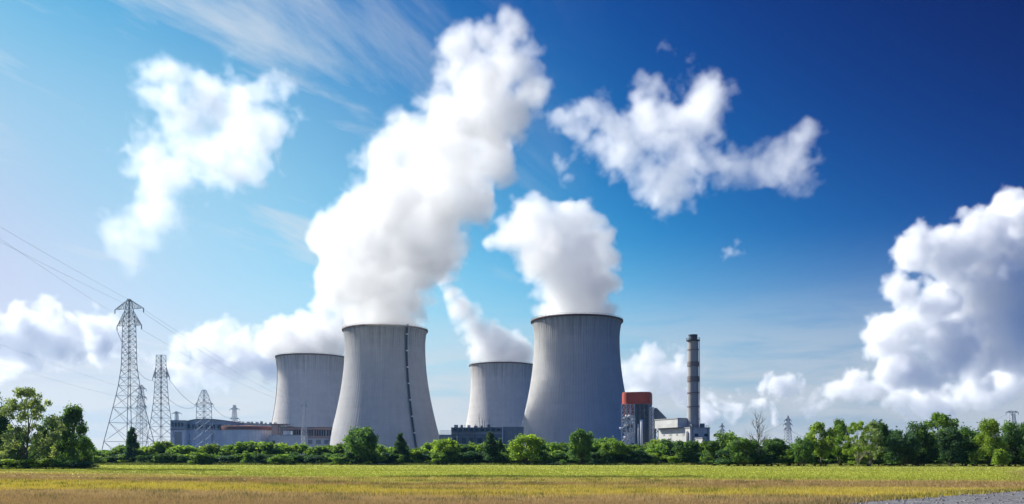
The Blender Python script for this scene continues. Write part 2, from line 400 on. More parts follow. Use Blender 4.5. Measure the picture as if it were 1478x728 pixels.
# link block, pink tower and white shed, long pink gallery
D3 = D-14
b = empty('link_block', (X(398, D3), D3, 0), 0, 'dark blue block under a pink brick stair tower', 'building')
bx = b.location.x
MB().box((X(388, D3)-bx, 0, 0), (X(406.0, D3)-bx, 14, Z(628, D3))).build('wall', m_slate, b)
MB().box((X(391, D3)-bx, 2, Z(628, D3)+.01), (X(399.5, D3)-bx, 12, Z(613, D3))).build('stair_tower', m_pink, b)
MB().box((X(390.3, D3)-bx, 1.4, Z(613, D3)+.01), (X(414, D3)-bx, 12.6, Z(611.9, D3))).build('roof', m_red, b)
for px in (401, 404, 407, 410, 413):
    MB().bar((X(px, D3)-bx, 2.5, Z(628, D3)+(.01 if px < 406 else -16)), (X(px, D3)-bx, 2.5, Z(613, D3)-.01), .4).build('post', m_steel, b)
MB().box((X(393, D3)-bx, -.1, .1), (X(397, D3)-bx, -.01, Z(636, D3))).build('door', m_dark, b)
D4 = D-30
b = empty('white_shed', (X(421, D4), D4, 0), 0, 'white flat roofed shed beside the small lattice mast', 'building')
bx = b.location.x
l, r = X(406.5, D4)-bx, X(436, D4)-bx
MB().box((l, 0, 0), (r, 13, Z(628.6, D4))).build('wall', m_cream, b)
MB().box((l-.4, -.4, Z(628.6, D4)+.01), (r+.4, 13.4, Z(627.8, D4))).build('roof', m_grey, b)
MB().box((X(408, D4)-bx, 2, Z(627.8, D4)+.01), (X(419, D4)-bx, 8, Z(622, D4))).build('roof_cabin', m_cream, b)
for k in range(3): MB().box((l+2.5+k*5, -.12, .1), (l+5.8+k*5, -.01, 4.2)).build('door', m_grey, b)
D5 = D+15
b = empty('gallery_block', (X(440, D5), D5, 0), 0, 'long pink and white block with a row of dark windows before the rear left tower', 'building')
bx = b.location.x
l, r = X(399, D5)-bx, X(484, D5)-bx
MB().box((l, 0, 0), (r, 18, Z(633, D5))).build('wall', m_cream, b)
MB().box((l, -.3, Z(633, D5)+.01), (r, 18, Z(630.4, D5))).build('pink_band', m_pink, b)
MB().box((l, .4, Z(630.4, D5)+.01), (r, 18, Z(620, D5))).build('upper_wall', m_pink, b)
MB().box((l-.4, -.7, Z(620, D5)+.01), (r+.4, 18.4, Z(617.5, D5))).build('parapet', m_pink, b)
MB().box((l-.6, -1.0, Z(617.5, D5)+.01), (r+.6, 18.6, Z(616.7, D5))).build('roof', m_red, b)
k = 0; x0 = l+9
while x0 < r-2:
    MB().box((x0, .22, Z(629.4, D5)), (x0+1.5, .39, Z(621, D5))).build('window', m_win, b)
    x0 += 2.15 if k % 5 else 2.9; k += 1
for px in (444, 456, 468):
    MB().box((X(px, D5)-bx, -.15, Z(641, D5)), (X(px+7, D5)-bx, -.01, Z(635, D5))).build('shutter', m_grey, b)

# ---------------------------------------------------------------- control block between the towers
D6 = 700
b = empty('control_block', (X(690, D6), D6, 0), 0, 'dark grey control building with a rooftop railing between the two front towers', 'building')
bx = b.location.x
m_dg = plain('dark_grey_cladding', (.15, .17, .19), .6, seams=(3.0, 4.0))
m_mg = plain('mid_grey_cladding', (.27, .28, .29), .7, seams=(4.0, 4.0))
MB().box((X(634, D6)-bx, 0, 0), (X(651.2, D6)-bx, 20, Z(627.5, D6))).build('annex', m_mg, b)
MB().box((X(651.3, D6)-bx, -.5, 0), (X(724.6, D6)-bx, 20, Z(627, D6))).build('wall', m_dg, b)
MB().box((X(651.3, D6)-bx, -.2, Z(627, D6)+.01), (X(724.6, D6)-bx, 20, Z(623.4, D6))).build('pale_band', m_grey, b)
MB().box((X(651.3, D6)-bx, -.9, Z(623.4, D6)+.01), (X(724.6, D6)-bx, 20.4, Z(618, D6))).build('fascia', m_dg, b)
MB().box((X(651, D6)-bx, -1.2, Z(618, D6)+.01), (X(725, D6)-bx, 20.6, Z(617.2, D6))).build('roof', m_roofd, b)
MB().box((X(724.7, D6)-bx, -1.0, 0), (X(726, D6)-bx, 0, Z(616, D6))).build('corner_post', m_white, b)
MB().box((X(726.1, D6)-bx, 1, 0), (X(756, D6)-bx, 22, Z(616.2, D6))).build('side_wall', m_mg, b)
for (u0, u1, zz, yy) in ((635, 651, Z(627.5, D6), 0.2), (652, 690, Z(627, D6)-.0, -.8)):
    m = MB(); a0, a1 = X(u0, D6)-bx, X(u1, D6)-bx; k = 0
    x0 = a0
    while x0 <= a1: m.bar((x0, yy, zz), (x0, yy, zz+3.2), .22); x0 += 1.6
    for hgt in (1.1, 2.1, 3.2): m.bar((a0, yy, zz+hgt), (a1, yy, zz+hgt), .2)
    m.build('railing', m_steel, b)
for px, tp in ((686, 611), (691.5, 595), (696, 604), (699.5, 606.5), (706, 603), (710, 609), (671, 613), (664, 614)):
    m = MB(); zb = Z(617.2, D6); zt = Z(tp, D6)
    m.bar((X(px, D6)-bx, 3, zb), (X(px, D6)-bx, 3, zt), .42, .16)
    m.bar((X(px, D6)-bx-1.1, 3, zb+(zt-zb)*.6), (X(px, D6)-bx+1.1, 3, zb+(zt-zb)*.6), .16)
    m.build('antenna', m_steel, b)
for k in range(6):
    x0 = X(655, D6)-bx+k*6.2
    MB().box((x0, -.62, Z(640, D6)), (x0+3.6, -.51, Z(632, D6))).build('window', m_win, b)
for k in range(9):
    x0 = X(654, D6)-bx+k*4.3
    MB().box((x0, -1.02, Z(622.3, D6)), (x0+2.9, -.91, Z(619.5, D6))).build('window', m_win, b)

rq = random.Random(6)
for k in range(7):
    x0 = X(655+k*9.6, D6)-bx; hh = rq.uniform(.8, 2.6)
    MB().box((x0, 4, Z(617.2, D6)+.01), (x0+rq.uniform(1.5, 3.2), 8, Z(617.2, D6)+hh)).build('roof_vent', rq.choice([m_steel, m_grey, m_white]), b)
for px in (660, 684, 712):
    MB().tube([(X(px, D6)-bx, -1.3, 0), (X(px, D6)-bx, -1.3, Z(623, D6))], .28, 8).build('duct', m_steel, b)

# ---------------------------------------------------------------- boiler house with the red top
D7 = 515
m_orange = plain('orange_red_cladding', (.50, .075, .042), .6, var=.3, seams=(2.4, 3.2))
m_rust = plain('rusty_panel', (.42, .13, .07), .8, var=.35, scale=.6)
m_navy = plain('navy_cladding', (.10, .15, .25), .6)
m_latt = plain('pale_lattice_steel', (.58, .61, .66), .5, .2)
b = empty('boiler_house', (X(924, D7), D7+12, 0), R(-14), 'tall open steel boiler house with an orange red box on top', 'boiler house')
px1 = D7/F
hw = 21.0*px1; dp = 9.0
z0, z1 = Z(583, D7), Z(566.5, D7)
rc = 4.2; poly = []
for cxs, cys, a0 in ((1, 1, 0), (-1, 1, 90), (-1, -1, 180), (1, -1, 270)):
    for k in range(6): a = R(a0+90*k/5); poly.append((cxs*(hw-rc)+rc*math.cos(a), cys*(dp-rc)+rc*math.sin(a)))
MB().prism(poly, z0, z1).build('top_box', m_orange, b)
MB().prism([(x*.97, y*.96) for x, y in poly], z1+.01, z1+.5).build('top_roof', m_rust, b)
MB().box((-hw*.06, -dp*.86, 0), (hw*.95, dp*.8, z0-.02)).build('core', m_navy, b)
MB().box((-hw*.96, -dp*.3, Z(598, D7)), (-hw*.08, dp*.7, z0-.02)).build('rusty_panel', m_rust, b)
rq = random.Random(4)
def lattice(mb, xs, ys, zs, w, br=.75):
    """columns, floors and crossed braces of an open steel frame"""
    for x in xs:
        for y in ys: mb.bar((x, y, 0), (x, y, zs[-1]), w*1.5)
    for z in zs:
        for y in ys: mb.bar((xs[0], y, z), (xs[-1], y, z), w)
        for x in xs: mb.bar((x, ys[0], z), (x, ys[-1], z), w)
    for i in range(len(zs)-1):
        for y in ys:
            for j in range(len(xs)-1):
                if rq.random() < br: mb.bar((xs[j], y, zs[i]), (xs[j+1], y, zs[i+1]), w*.8)
                if rq.random() < br: mb.bar((xs[j+1], y, zs[i]), (xs[j], y, zs[i+1]), w*.8)
        for x in xs:
            if rq.random() < br: mb.bar((x, ys[0], zs[i]), (x, ys[-1], zs[i+1]), w*.8)
zs = [z0*k/9 for k in range(10)]
m = MB(); lattice(m, [-hw*.98, -hw*.66, -hw*.36, -hw*.1], [-dp*.98, dp*.9], zs, .34); m.build('steel_frame', m_latt, b)
m = MB(); lattice(m, [hw*.97, hw*1.18], [-dp*.9, dp*.5], [(z0-2)*k/12 for k in range(13)], .36, .95); m.build('stair_frame', m_latt, b)
m = MB(); lattice(m, [hw*.02, hw*.3, hw*.6, hw*.9], [-dp*1.02, -dp*.9], [z0*k/9 for k in range(10)], .3, .35); m.build('front_frame', m_steel, b)
for k in range(16):
    xx = rq.uniform(-hw*.95, -hw*.2); zz = rq.uniform(6, z0-6)
    s_ = rq.uniform(.7, 2.0)
    MB().tube([(xx-s_*1.5, -dp*.4, zz), (xx+s_*1.5, -dp*.4, zz)], s_*.6, 10).build('vessel', rq.choice([m_white, m_steel, m_navy, m_latt]), b)
for (xx, zt, w_) in ((hw*.42, Z(606, D7), .95), (hw*.2, Z(612, D7), .4)):
    MB().tube([(xx, -dp*1.12-w_, 0), (xx, -dp*1.12-w_, zt)], w_, 12).build('pipe', m_white, b)
# sloping conveyor gallery
m_conv = plain('conveyor_cladding', (.22, .25, .28), .6, seams=(2.5, 9.0))
b = empty('conveyor', (X(950, D7), D7+10, 0), 0, 'sloping enclosed conveyor running down from the boiler house', 'conveyor')
bx = b.location.x
A, B = (X(947, D7)-bx, 0, Z(592, D7)), (X(990, D7)-bx, -6, Z(640, D7))
MB().bar(A, B, 5.0).build('gallery', m_conv, b)
for t_ in (.12, .38, .62):
    p = Vector(A).lerp(Vector(B), t_)
    m = MB(); 
    for o_ in (-1.6, 1.6):
        m.bar((p.x+o_, p.y-1.5, 0), (p.x+o_*.5, p.y-1.5, p.z-2.6), .4); m.bar((p.x+o_, p.y+1.5, 0), (p.x+o_*.5, p.y+1.5, p.z-2.6), .4)
    k = 0
    while k*4+4 < p.z-3:
        m.bar((p.x-1.5, p.y-1.5, k*4), (p.x+1.5, p.y-1.5, k*4+4), .25); m.bar((p.x+1.5, p.y-1.5, k*4), (p.x-1.5, p.y-1.5, k*4+4), .25); k += 1
    m.build('trestle', m_steel, b)
# stepped concrete house under the chimney; its corner points at the camera
m_light = plain('light_concrete', (.60, .60, .575), .85, var=.2, scale=.12, seams=(4.5, 3.5))
D8 = 480; s8 = D8/F
b = empty('filter_house', (X(981, D8), D8, 0), R(26), 'pale stepped concrete house at the foot of the chimney', 'building')
def step(name, px_corner, left, right, zt, zb, push):
    """a block whose near corner stands at px_corner; left and right are the pixel widths of its two faces"""
    ca, sa = math.cos(R(26)), math.sin(R(26))
    wr_ = right*s8/ca; wl_ = left*s8/sa
    off = (px_corner-981)*s8
    lx, ly = off*ca+push*sa, -off*sa+push*ca
    lo, hi = (lx, ly, zb), (lx+wr_, ly+wl_, zt)
    MB().box(lo, hi).build(name, m_light, b)
    MB().box((lx-.25, ly-.25, zt+.01), (lx+wr_+.25, ly+wl_+.25, zt+.5)).build('parapet', m_grey, b)
    return lx, ly, wr_, wl_
step('upper_block', 981, 25, 35, Z(604, D8), Z(618, D8)+.6, 6.0)
lx, ly, wr_, wl_ = step('middle_block', 996, 34, 32, Z(618, D8), 0, 0)
step('low_block', 1010, 26, 3, Z(633.5, D8), 0, -7.0)
for k in range(3): MB().box((lx+3+k*6.5, ly-.13, Z(630, D8)), (lx+5.4+k*6.5, ly-.02, Z(626, D8))).build('window', m_win, b)
for k in range(4): MB().box((lx-.13, ly+5+k*6, Z(628, D8)), (lx-.02, ly+6.6+k*6, Z(625.5, D8))).build('vent', m_grey, b)
ca, sa = math.cos(R(26)), math.sin(R(26))
zm = Z(618, D8)
m = MB(); k = 0.0
while k < wr_: m.bar((lx+k, ly+.3, zm+.5), (lx+k, ly+.3, zm+1.6), .09); k += 1.6
m.bar((lx, ly+.3, zm+1.6), (lx+wr_, ly+.3, zm+1.6), .1); m.bar((lx, ly+.3, zm+1.1), (lx+wr_, ly+.3, zm+1.1), .07)
m.build('roof_railing', m_steel, b)
for k, (u_, v_2, h_) in enumerate(((.2, 2.2, 1.8), (.45, 2.8, 1.1), (.72, 2.0, 2.2))):
    MB().box((lx+wr_*u_, ly+v_2, zm+.51), (lx+wr_*u_+1.8, ly+v_2+1.6, zm+.5+h_)).build('roof_vent', m_steel, b)
for u_ in (.12, .88):
    MB().tube([(lx+wr_*u_, ly-.35, 0), (lx+wr_*u_, ly-.35, zm)], .2, 8).build('drainpipe', m_steel, b)
MB().tube([(lx-.5, ly+2, 0), (lx-.5, ly+2, zm-2), (lx+1, ly+2, zm-1)], .45, 10).build('duct', m_steel, b)
# chimney
m_chim = plain('chimney_concrete', (.36, .35, .35), .85, var=.15, scale=.3)
m_band = plain('chimney_band', (.22, .185, .18), .8)
D9 = 489; s9 = D9/F
b = empty('chimney', (X(1000.3, D9), D9, 0), 0, 'tall round grey chimney with brown bands rising from the stepped house', 'chimney')
Hc = Z(491.5, D9)
cr = lambda z: (8.9-1.3*z/Hc)*s9
MB().lathe([(cr(Hc*k/24), Hc*k/24) for k in range(25)], 64).build('shaft', m_chim, b)
for y0, y1 in ((504.5, 506), (522.5, 529.5), (543.5, 551.5), (566.5, 568.3), (586.5, 588)):
    za, zb = Z(y1, D9), Z(y0, D9)
    MB().lathe([(cr(za)+.03, za), (cr(za)+.22, za+.02), (cr(zb)+.22, zb-.02), (cr(zb)+.03, zb)], 64, smooth=False).build('band', m_band, b)
rt = cr(Hc)
MB().lathe([(rt, Hc-.6), (rt+.9, Hc-.3), (rt+.9, Hc+.1), (rt-.6, Hc+.1)], 48, closed=True, smooth=False).build('gallery', m_dark, b)
MB().lathe([(rt-.55, Hc+.12), (rt-.55, Hc+2.7), (rt-.35, Hc+2.72), (rt-.35, Hc+3.05), (rt-1.1, Hc+3.05), (rt-1.1, Hc+.12)], 48, smooth=False).build('cap', m_dark, b)
m = MB()
for k in range(20):
    a = 2*math.pi*k/20; m.bar(((rt+.8)*math.cos(a), (rt+.8)*math.sin(a), Hc+.1), ((rt+.8)*math.cos(a), (rt+.8)*math.sin(a), Hc+1.3), .1)
m.lathe([(rt+.74, Hc+1.2), (rt+.86, Hc+1.2), (rt+.86, Hc+1.32), (rt+.74, Hc+1.32)], 48, closed=True)
m.build('railing', m_steel, b)
m = MB()
pts = [((cr(Hc*k/30)+.5)*math.cos(R(-20)), (cr(Hc*k/30)+.5)*math.sin(R(-20)), Hc*k/30) for k in range(31)]
m.tube(pts, .22, 5); m.build('ladder', m_steel, b)

# ---------------------------------------------------------------- pylons and lines
m_pyl = plain('pylon_steel', (.27, .30, .34), .55, .3, .2, 1.5)
def pylon(px, D, top_py, prof, arms, label, rz, w, mat=None, fan=False, panels=16):
    """prof: (py, half width in pixels) down the body; arms: (py, reach in pixels, drop in metres)"""
    mat = mat or m_pyl; s = D/F
    t = empty('lattice_pylon', (X(px, D), D, 0), rz, label, 'pylon', 'lattice pylons of the power line')
    pz = [(Z(py, D), hw*s) for py, hw in prof]
    def half(z):
        for (za, ha), (zb, hb) in zip(pz, pz[1:]):
            if zb <= z <= za: return hb+(ha-hb)*(z-zb)/(za-zb)
        return pz[0][1] if z > pz[0][0] else pz[-1][1]
    H = pz[0][0]
    lv = [0.0]
    while lv[-1] < H-1.2: lv.append(lv[-1]+max(1.6, half(lv[-1])*1.15))
    lv[-1] = H
    m = MB(); sg = ((1, 1), (-1, 1), (-1, -1), (1, -1))
    for a, b_ in zip(lv, lv[1:]):
        ha, hb = half(a), half(b_)
        for i, (sx, sy) in enumerate(sg):
            tx, ty = sg[(i+1) % 4]
            m.bar((sx*ha, sy*ha, a), (sx*hb, sy*hb, b_), w*1.35)
            m.bar((sx*ha, sy*ha, a), (tx*hb, ty*hb, b_), w*.7); m.bar((tx*ha, ty*ha, a), (sx*hb, sy*hb, b_), w*.7)
            m.bar((sx*hb, sy*hb, b_), (tx*hb, ty*hb, b_), w*.65)
    m.build('tower_body', mat, t)
    tips = []
    for py, reach, lift in arms:
        z = Z(py, D); r = reach*s; h = half(z+max(lift, 1.2))
        for sd_ in (1, -1):
            m = MB(); tip = (sd_*r, 0, z)
            for sy in (1, -1):
                m.bar((sd_*half(z), sy*half(z), z), tip, w*.9); 
                m.bar((sd_*h, sy*h, z+lift), tip, w)
                for k in range(1, 5):
                    u0 = k/5; pa = Vector((sd_*half(z), sy*half(z), z)).lerp(Vector(tip), u0); pb = Vector((sd_*h, sy*h, z+lift)).lerp(Vector(tip), u0)
                    pc = Vector((sd_*h, sy*h, z+lift)).lerp(Vector(tip), u0-.2)
                    m.bar(pa, pb, w*.5); m.bar(pa, pc, w*.5)
            m.build('cross_arm', mat, t)
            m = MB(); il = max(1.6, r*.16)
            m.tube([(tip[0], 0, z), (tip[0], 0, z-il)], [.12, .12], 6)
            for k in range(6): m.lathe([(.1, z-il*(k+.6)/7), (.3, z-il*(k+.8)/7), (.1, z-il*(k+1)/7)], 8, c=(tip[0], 0))
            m.build('insulator', m_dark, t)
            tips.append(Vector((tip[0], 0, z-il)))
    M = Matrix.Translation((X(px, D), D, 0)) @ Matrix.Rotation(rz, 4, 'Z')
    return [M @ p for p in tips]
m_far = plain('hazed_steel', (.46, .51, .57), .55, .2)  # far pylons: their fading into haze is painted as lighter, bluer steel
T1 = pylon(186.5, 320, 432, [(432, 1.5), (440, 3.2), (455, 4.6), (470, 6.2), (530, 7.4), (560, 10.5), (600, 17), (640, 24), (664, 28)], [(446, 24.5, 3.2), (470, 21, 5.5)], 'tallest lattice pylon with sloping shoulder arms beside the left trees', R(-16), .125)
T2 = pylon(232.5, 470, 513, [(513, 4.6), (530, 4.9), (545, 5.5), (580, 7.2), (610, 10), (640, 14), (665, 17)], [(544.5, 15, 5.5)], 'second tallest pylon with one narrow arm, right of the tallest one', R(-20), .15)
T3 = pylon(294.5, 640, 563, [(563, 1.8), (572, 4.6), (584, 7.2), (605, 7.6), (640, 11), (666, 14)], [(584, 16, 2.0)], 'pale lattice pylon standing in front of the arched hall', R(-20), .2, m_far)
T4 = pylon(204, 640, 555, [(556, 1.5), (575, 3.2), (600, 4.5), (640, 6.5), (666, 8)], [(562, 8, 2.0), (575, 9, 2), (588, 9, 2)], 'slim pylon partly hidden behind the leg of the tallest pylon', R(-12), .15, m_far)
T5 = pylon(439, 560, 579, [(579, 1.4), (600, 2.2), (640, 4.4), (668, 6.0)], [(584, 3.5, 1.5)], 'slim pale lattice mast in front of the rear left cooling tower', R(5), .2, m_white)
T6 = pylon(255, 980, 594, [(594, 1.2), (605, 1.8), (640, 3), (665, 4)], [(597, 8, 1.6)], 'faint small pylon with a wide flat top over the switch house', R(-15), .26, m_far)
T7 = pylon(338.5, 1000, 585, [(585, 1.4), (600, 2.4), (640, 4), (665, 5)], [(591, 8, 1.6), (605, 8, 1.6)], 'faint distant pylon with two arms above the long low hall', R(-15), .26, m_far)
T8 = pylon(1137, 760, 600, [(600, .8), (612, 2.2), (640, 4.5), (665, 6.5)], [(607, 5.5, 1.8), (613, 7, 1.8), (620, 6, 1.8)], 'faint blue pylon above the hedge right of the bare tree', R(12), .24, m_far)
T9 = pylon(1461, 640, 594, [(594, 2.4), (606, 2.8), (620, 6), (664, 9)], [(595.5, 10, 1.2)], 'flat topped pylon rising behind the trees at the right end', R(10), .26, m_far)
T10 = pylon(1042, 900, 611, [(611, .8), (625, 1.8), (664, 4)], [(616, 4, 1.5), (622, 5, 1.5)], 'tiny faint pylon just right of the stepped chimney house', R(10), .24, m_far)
def wire(a, b_, sag, r, label, group='overhead wires'):
    a, b_ = Vector(a), Vector(b_); pts = []
    for k in range(41):
        t_ = k/40; p = a.lerp(b_, t_); p.z -= sag*4*t_*(1-t_); pts.append(p)
    m = MB(); o_ = pts[0]
    m.tube([p-o_ for p in pts], r, 5)
    tag(m.build('power_cable', m_wire, None, o_), label, 'cable', group)
m_wire = plain('aluminium_wire', (.30, .34, .39), .5, .5)
# near span: from the tallest pylon towards a pylon beside the camera, out of the frame
PK = Vector((X(186.5, 320), 320, Z(433, 320)))
wire(PK, (-89, 60, 51), 1.2, .024, 'topmost cable running off the peak of the tallest pylon to the left frame edge')
wire(T1[1], (-82, 60, 50.5), 1.2, .024, 'middle upper cable from the left shoulder of the tallest pylon to the frame edge')
wire(T1[0], (-95, 60, 49), 1.2, .024, 'lowest of the three upper cables left of the tallest pylon')
wire(T4[1], (-180, 60, 72), 5, .035, 'upper of the two lower cables left of the tallest pylon')
wire(T4[3], (-180, 60, 59), 5, .035, 'lowest cable of all left of the tallest pylon')
wire(T1[0], T5[0], 3, .034, 'cable from the right shoulder of the tallest pylon down to the pale mast')
wire(PK, T5[0]+Vector((-.4, 0, 3)), 2.5, .03, 'thin cable from the peak of the tallest pylon down to the pale mast')
wire(T1[2], T5[1], 3, .034, 'cable from the right lower arm of the tallest pylon down to the pale mast')
wire(T2[0], T3[0], 6, .1, 'cable joining the narrow armed pylon to the pylon before the arched hall')
wire(T2[1], T3[1], 6, .1, 'left hand cable between the narrow armed pylon and the arched hall pylon')
wire(T1[3], T2[1], 5, .08, 'cable from the tallest pylon to the left arm of the narrow armed pylon')
wire(T3[0], T7[0], 8, .11, 'faint cable from the arched hall pylon to the distant two armed pylon')
wire(T8[1], T10[0], 9, .11, 'faint cable between the two distant pylons right of the chimney')
wire(T8[4], (X(1300, 700), 700, Z(640, 700)), 9, .1, 'faint cable from the blue distant pylon running down behind the right trees')
wire(T9[1], (X(1300, 760), 760, Z(628, 760)), 7, .1, 'faint cable left of the flat topped pylon above the right trees')

# ---------------------------------------------------------------- trees, bushes, grass
def leaf_mat(name, col, var=.5, trans=.48):
    m, q, p = newmat(name)
    at = q.n.new('ShaderNodeAttribute'); at.attribute_name = 'tone'
    oi = q.n.new('ShaderNodeObjectInfo')
    f = q.m('MULTIPLY', q.rng(at.outputs['Fac'], 0, 1, 1-var, 1+var), q.rng(oi.outputs['Random'], 0, 1, .85, 1.15))
    warm = q.rng(at.outputs['Fac'], .55, 1.0, 0, .45)
    c = q.mix(warm, col, (col[0]*1.9, col[1]*1.35, col[2]*.9))
    c = q.v('MULTIPLY', c, q.vec(f, f, f))
    q.l.new(c, p.inputs['Base Color']); p.inputs['Roughness'].default_value = .6; p.inputs['Specular IOR Level'].default_value = .25
    tr = q.n.new('ShaderNodeBsdfTranslucent'); q.l.new(q.v('MULTIPLY', c, (1.9, 1.8, .8)), tr.inputs[0])
    mx = q.n.new('ShaderNodeMixShader'); mx.inputs[0].default_value = trans
    q.l.new(p.outputs[0], mx.inputs[1]); q.l.new(tr.outputs[0], mx.inputs[2])
    q.l.new(mx.outputs[0], q.n['Material Output'].inputs['Surface'])
    return m
LEAF = {'pale': leaf_mat('pale_leaf', (.17, .27, .05)), 'mid': leaf_mat('green_leaf', (.12, .22, .052)),
        'dark': leaf_mat('dark_leaf', (.068, .142, .05)), 'blue': leaf_mat('bluish_leaf', (.042, .098, .058)),
        'silver': leaf_mat('silvery_leaf', (.20, .28, .15), .4)}
m_bark = plain('bark', (.10, .085, .065), .9, scale=2)
m_barkpale = plain('pale_bark', (.30, .27, .22), .85, scale=2)
def leaves_mesh(name, cl, n, size, seed, up=.35, shell=.30):
    """leaf-sized faces spread through clumps: cl is a list of (x, y, z, r, squash)"""
    g_ = np.random.default_rng(seed)
    cl = np.array(cl, float); wgt = cl[:, 3]**2; wgt /= wgt.sum()
    ci = g_.choice(len(cl), n, p=wgt)
    d = g_.normal(size=(n, 3)); d[:, 2] += up*.6; d /= np.linalg.norm(d, axis=1)[:, None]
    r = cl[ci, 3]*g_.random(n)**shell*(1+.22*g_.normal(size=n))
    c = cl[ci, :3]+d*r[:, None]*np.stack([np.ones(n), np.ones(n), cl[ci, 4]], 1)
    c[:, 2] = np.maximum(c[:, 2], .15)
    nr = d*.8+g_.normal(size=(n, 3))*.75; nr /= np.linalg.norm(nr, axis=1)[:, None]
    t = np.cross(nr, g_.normal(size=(n, 3))); t /= np.linalg.norm(t, axis=1)[:, None]; b = np.cross(nr, t)
    s = size*g_.uniform(.55, 1.45, n)[:, None]
    V = np.stack([c-t*s, c-b*s*.6+nr*s*.15, c+t*s, c+b*s*.6+nr*s*.15], 1).reshape(-1, 3)
    me = bpy.data.meshes.new(name); me.vertices.add(4*n); me.vertices.foreach_set('co', V.ravel().astype(np.float32))
    me.loops.add(4*n); me.loops.foreach_set('vertex_index', np.arange(4*n, dtype=np.int32))
    me.polygons.add(n); me.polygons.foreach_set('loop_start', np.arange(0, 4*n, 4, dtype=np.int32))
    tone = np.clip(.5*g_.random(len(cl))[ci]+.5*g_.random(n), 0, 1)
    at = me.attributes.new('tone', 'FLOAT', 'FACE'); at.data.foreach_set('value', tone.astype(np.float32))
    me.update(calc_edges=True); me.materials.append(LEAF['mid'])
    return me
def clumps(kind, g_):
    """clump positions of a crown one unit tall and about one unit wide"""
    out = []
    if kind == 'bush':
        for _ in range(34):
            a = g_.uniform(0, 6.283); rr_ = math.sqrt(g_.random())*.42; z = g_.uniform(.05, .86)
            lim = math.sqrt(max(.02, 1-(max(z-.3, 0)/.68)**2)); out.append((math.cos(a)*rr_*lim, math.sin(a)*rr_*lim, z, g_.uniform(.10, .19), .85))
    elif kind == 'round':
        for _ in range(40):
            d = g_.normal(size=3); d /= np.linalg.norm(d); k = g_.uniform(.45, 1)**.6
            out.append((d[0]*.36*k, d[1]*.36*k, .58+d[2]*.33*k, g_.uniform(.08, .15), .85))
        for _ in range(8): a = g_.uniform(0, 6.283); out.append((.25*math.cos(a), .25*math.sin(a), g_.uniform(.1, .3), .13, .9))
    elif kind == 'spire':
        for _ in range(36):
            z = g_.uniform(.06, .95)**.8*.97; w_ = .42*(1-z)**.75*(.8 if z > .12 else .6)+.03; a = g_.uniform(0, 6.283)
            out.append((math.cos(a)*w_*g_.uniform(.3, 1), math.sin(a)*w_*g_.uniform(.3, 1), z, .05+.10*(1-z), 1.2))
    elif kind == 'poplar':
        for _ in range(44):
            z = g_.uniform(.26, .96); w_ = .36*math.sin(math.pi*min(1, (z-.16)/.84))**.7; a = g_.uniform(0, 6.283); k = math.sqrt(g_.random())
            out.append((math.cos(a)*w_*k, math.sin(a)*w_*k, z, g_.uniform(.06, .115), 1.05))
    elif kind == 'airy':
        for _ in range(60):
            z = g_.uniform(.16, .97); w_ = .50*math.sin(math.pi*min(1, (z+.06)/1.04))**.5*(1 if z < .7 else .8); a = g_.uniform(0, 6.283); k = math.sqrt(g_.random())
            out.append((math.cos(a)*w_*k, math.sin(a)*w_*k, z, g_.uniform(.04, .085), .8))
    elif kind == 'oak':
        for _ in range(70):
            z = g_.uniform(.08, .95); w_ = .45*min(1, (1.03-z)*1.55)**.65; a = g_.uniform(0, 6.283); k = g_.uniform(.2, 1)**.6
            out.append((math.cos(a)*w_*k, math.sin(a)*w_*k, z, g_.uniform(.075, .14), .9))
    return out
def trunk_mesh(name, kind, cl, seed, aspect):
    """a tapered trunk with limbs that reach into the clumps"""
    rq = random.Random(seed); m = MB()
    topz = {'bush': .6, 'round': .72, 'spire': .95, 'poplar': .9, 'airy': .93, 'oak': .8}[kind]; r0 = {'bush': .022, 'airy': .020, 'poplar': .018}.get(kind, .028)
    lx, ly = rq.uniform(-.05, .05), rq.uniform(-.05, .05)
    pts = [(lx*t_*t_+.012*math.sin(7*t_+seed), ly*t_*t_+.012*math.cos(6*t_+seed), topz*t_) for t_ in [k/9 for k in range(10)]]
    m.tube(pts, [r0*(1-.88*k/9) for k in range(10)], 7)
    for (x, y, z, r, s_) in cl[::2]:
        zb = max(.05, z-.22-.1*rq.random()); k = min(9, max(0, int(zb/topz*9))); b0 = Vector(pts[k]); e = Vector((x, y, z))
        mid = b0.lerp(e, .5)+Vector((0, 0, -.02)); q_ = r0*(1-.88*k/9)*.5
        m.tube([b0, mid, e], [q_, q_*.65, q_*.25], 5)
    me = m.build(name, m_bark); d = me.data; bpy.data.objects.remove(me)
    return d
VAR = {}
for kind, nv, nl, sz in (('bush', 7, 4200, .040), ('round', 4, 6500, .028), ('spire', 3, 4200, .030), ('poplar', 6, 5200, .023), ('airy', 2, 7600, .0155), ('oak', 3, 11000, .020)):
    VAR[kind] = []
    for i in range(nv):
        cl = clumps(kind, np.random.default_rng(hash((kind == 'x', i, len(kind)*7+nl)) % 99999))
        VAR[kind].append((leaves_mesh('crown', cl, nl, sz, i*31+nl), trunk_mesh('trunk', kind, cl, i*17+3, 1)))
TN = 0
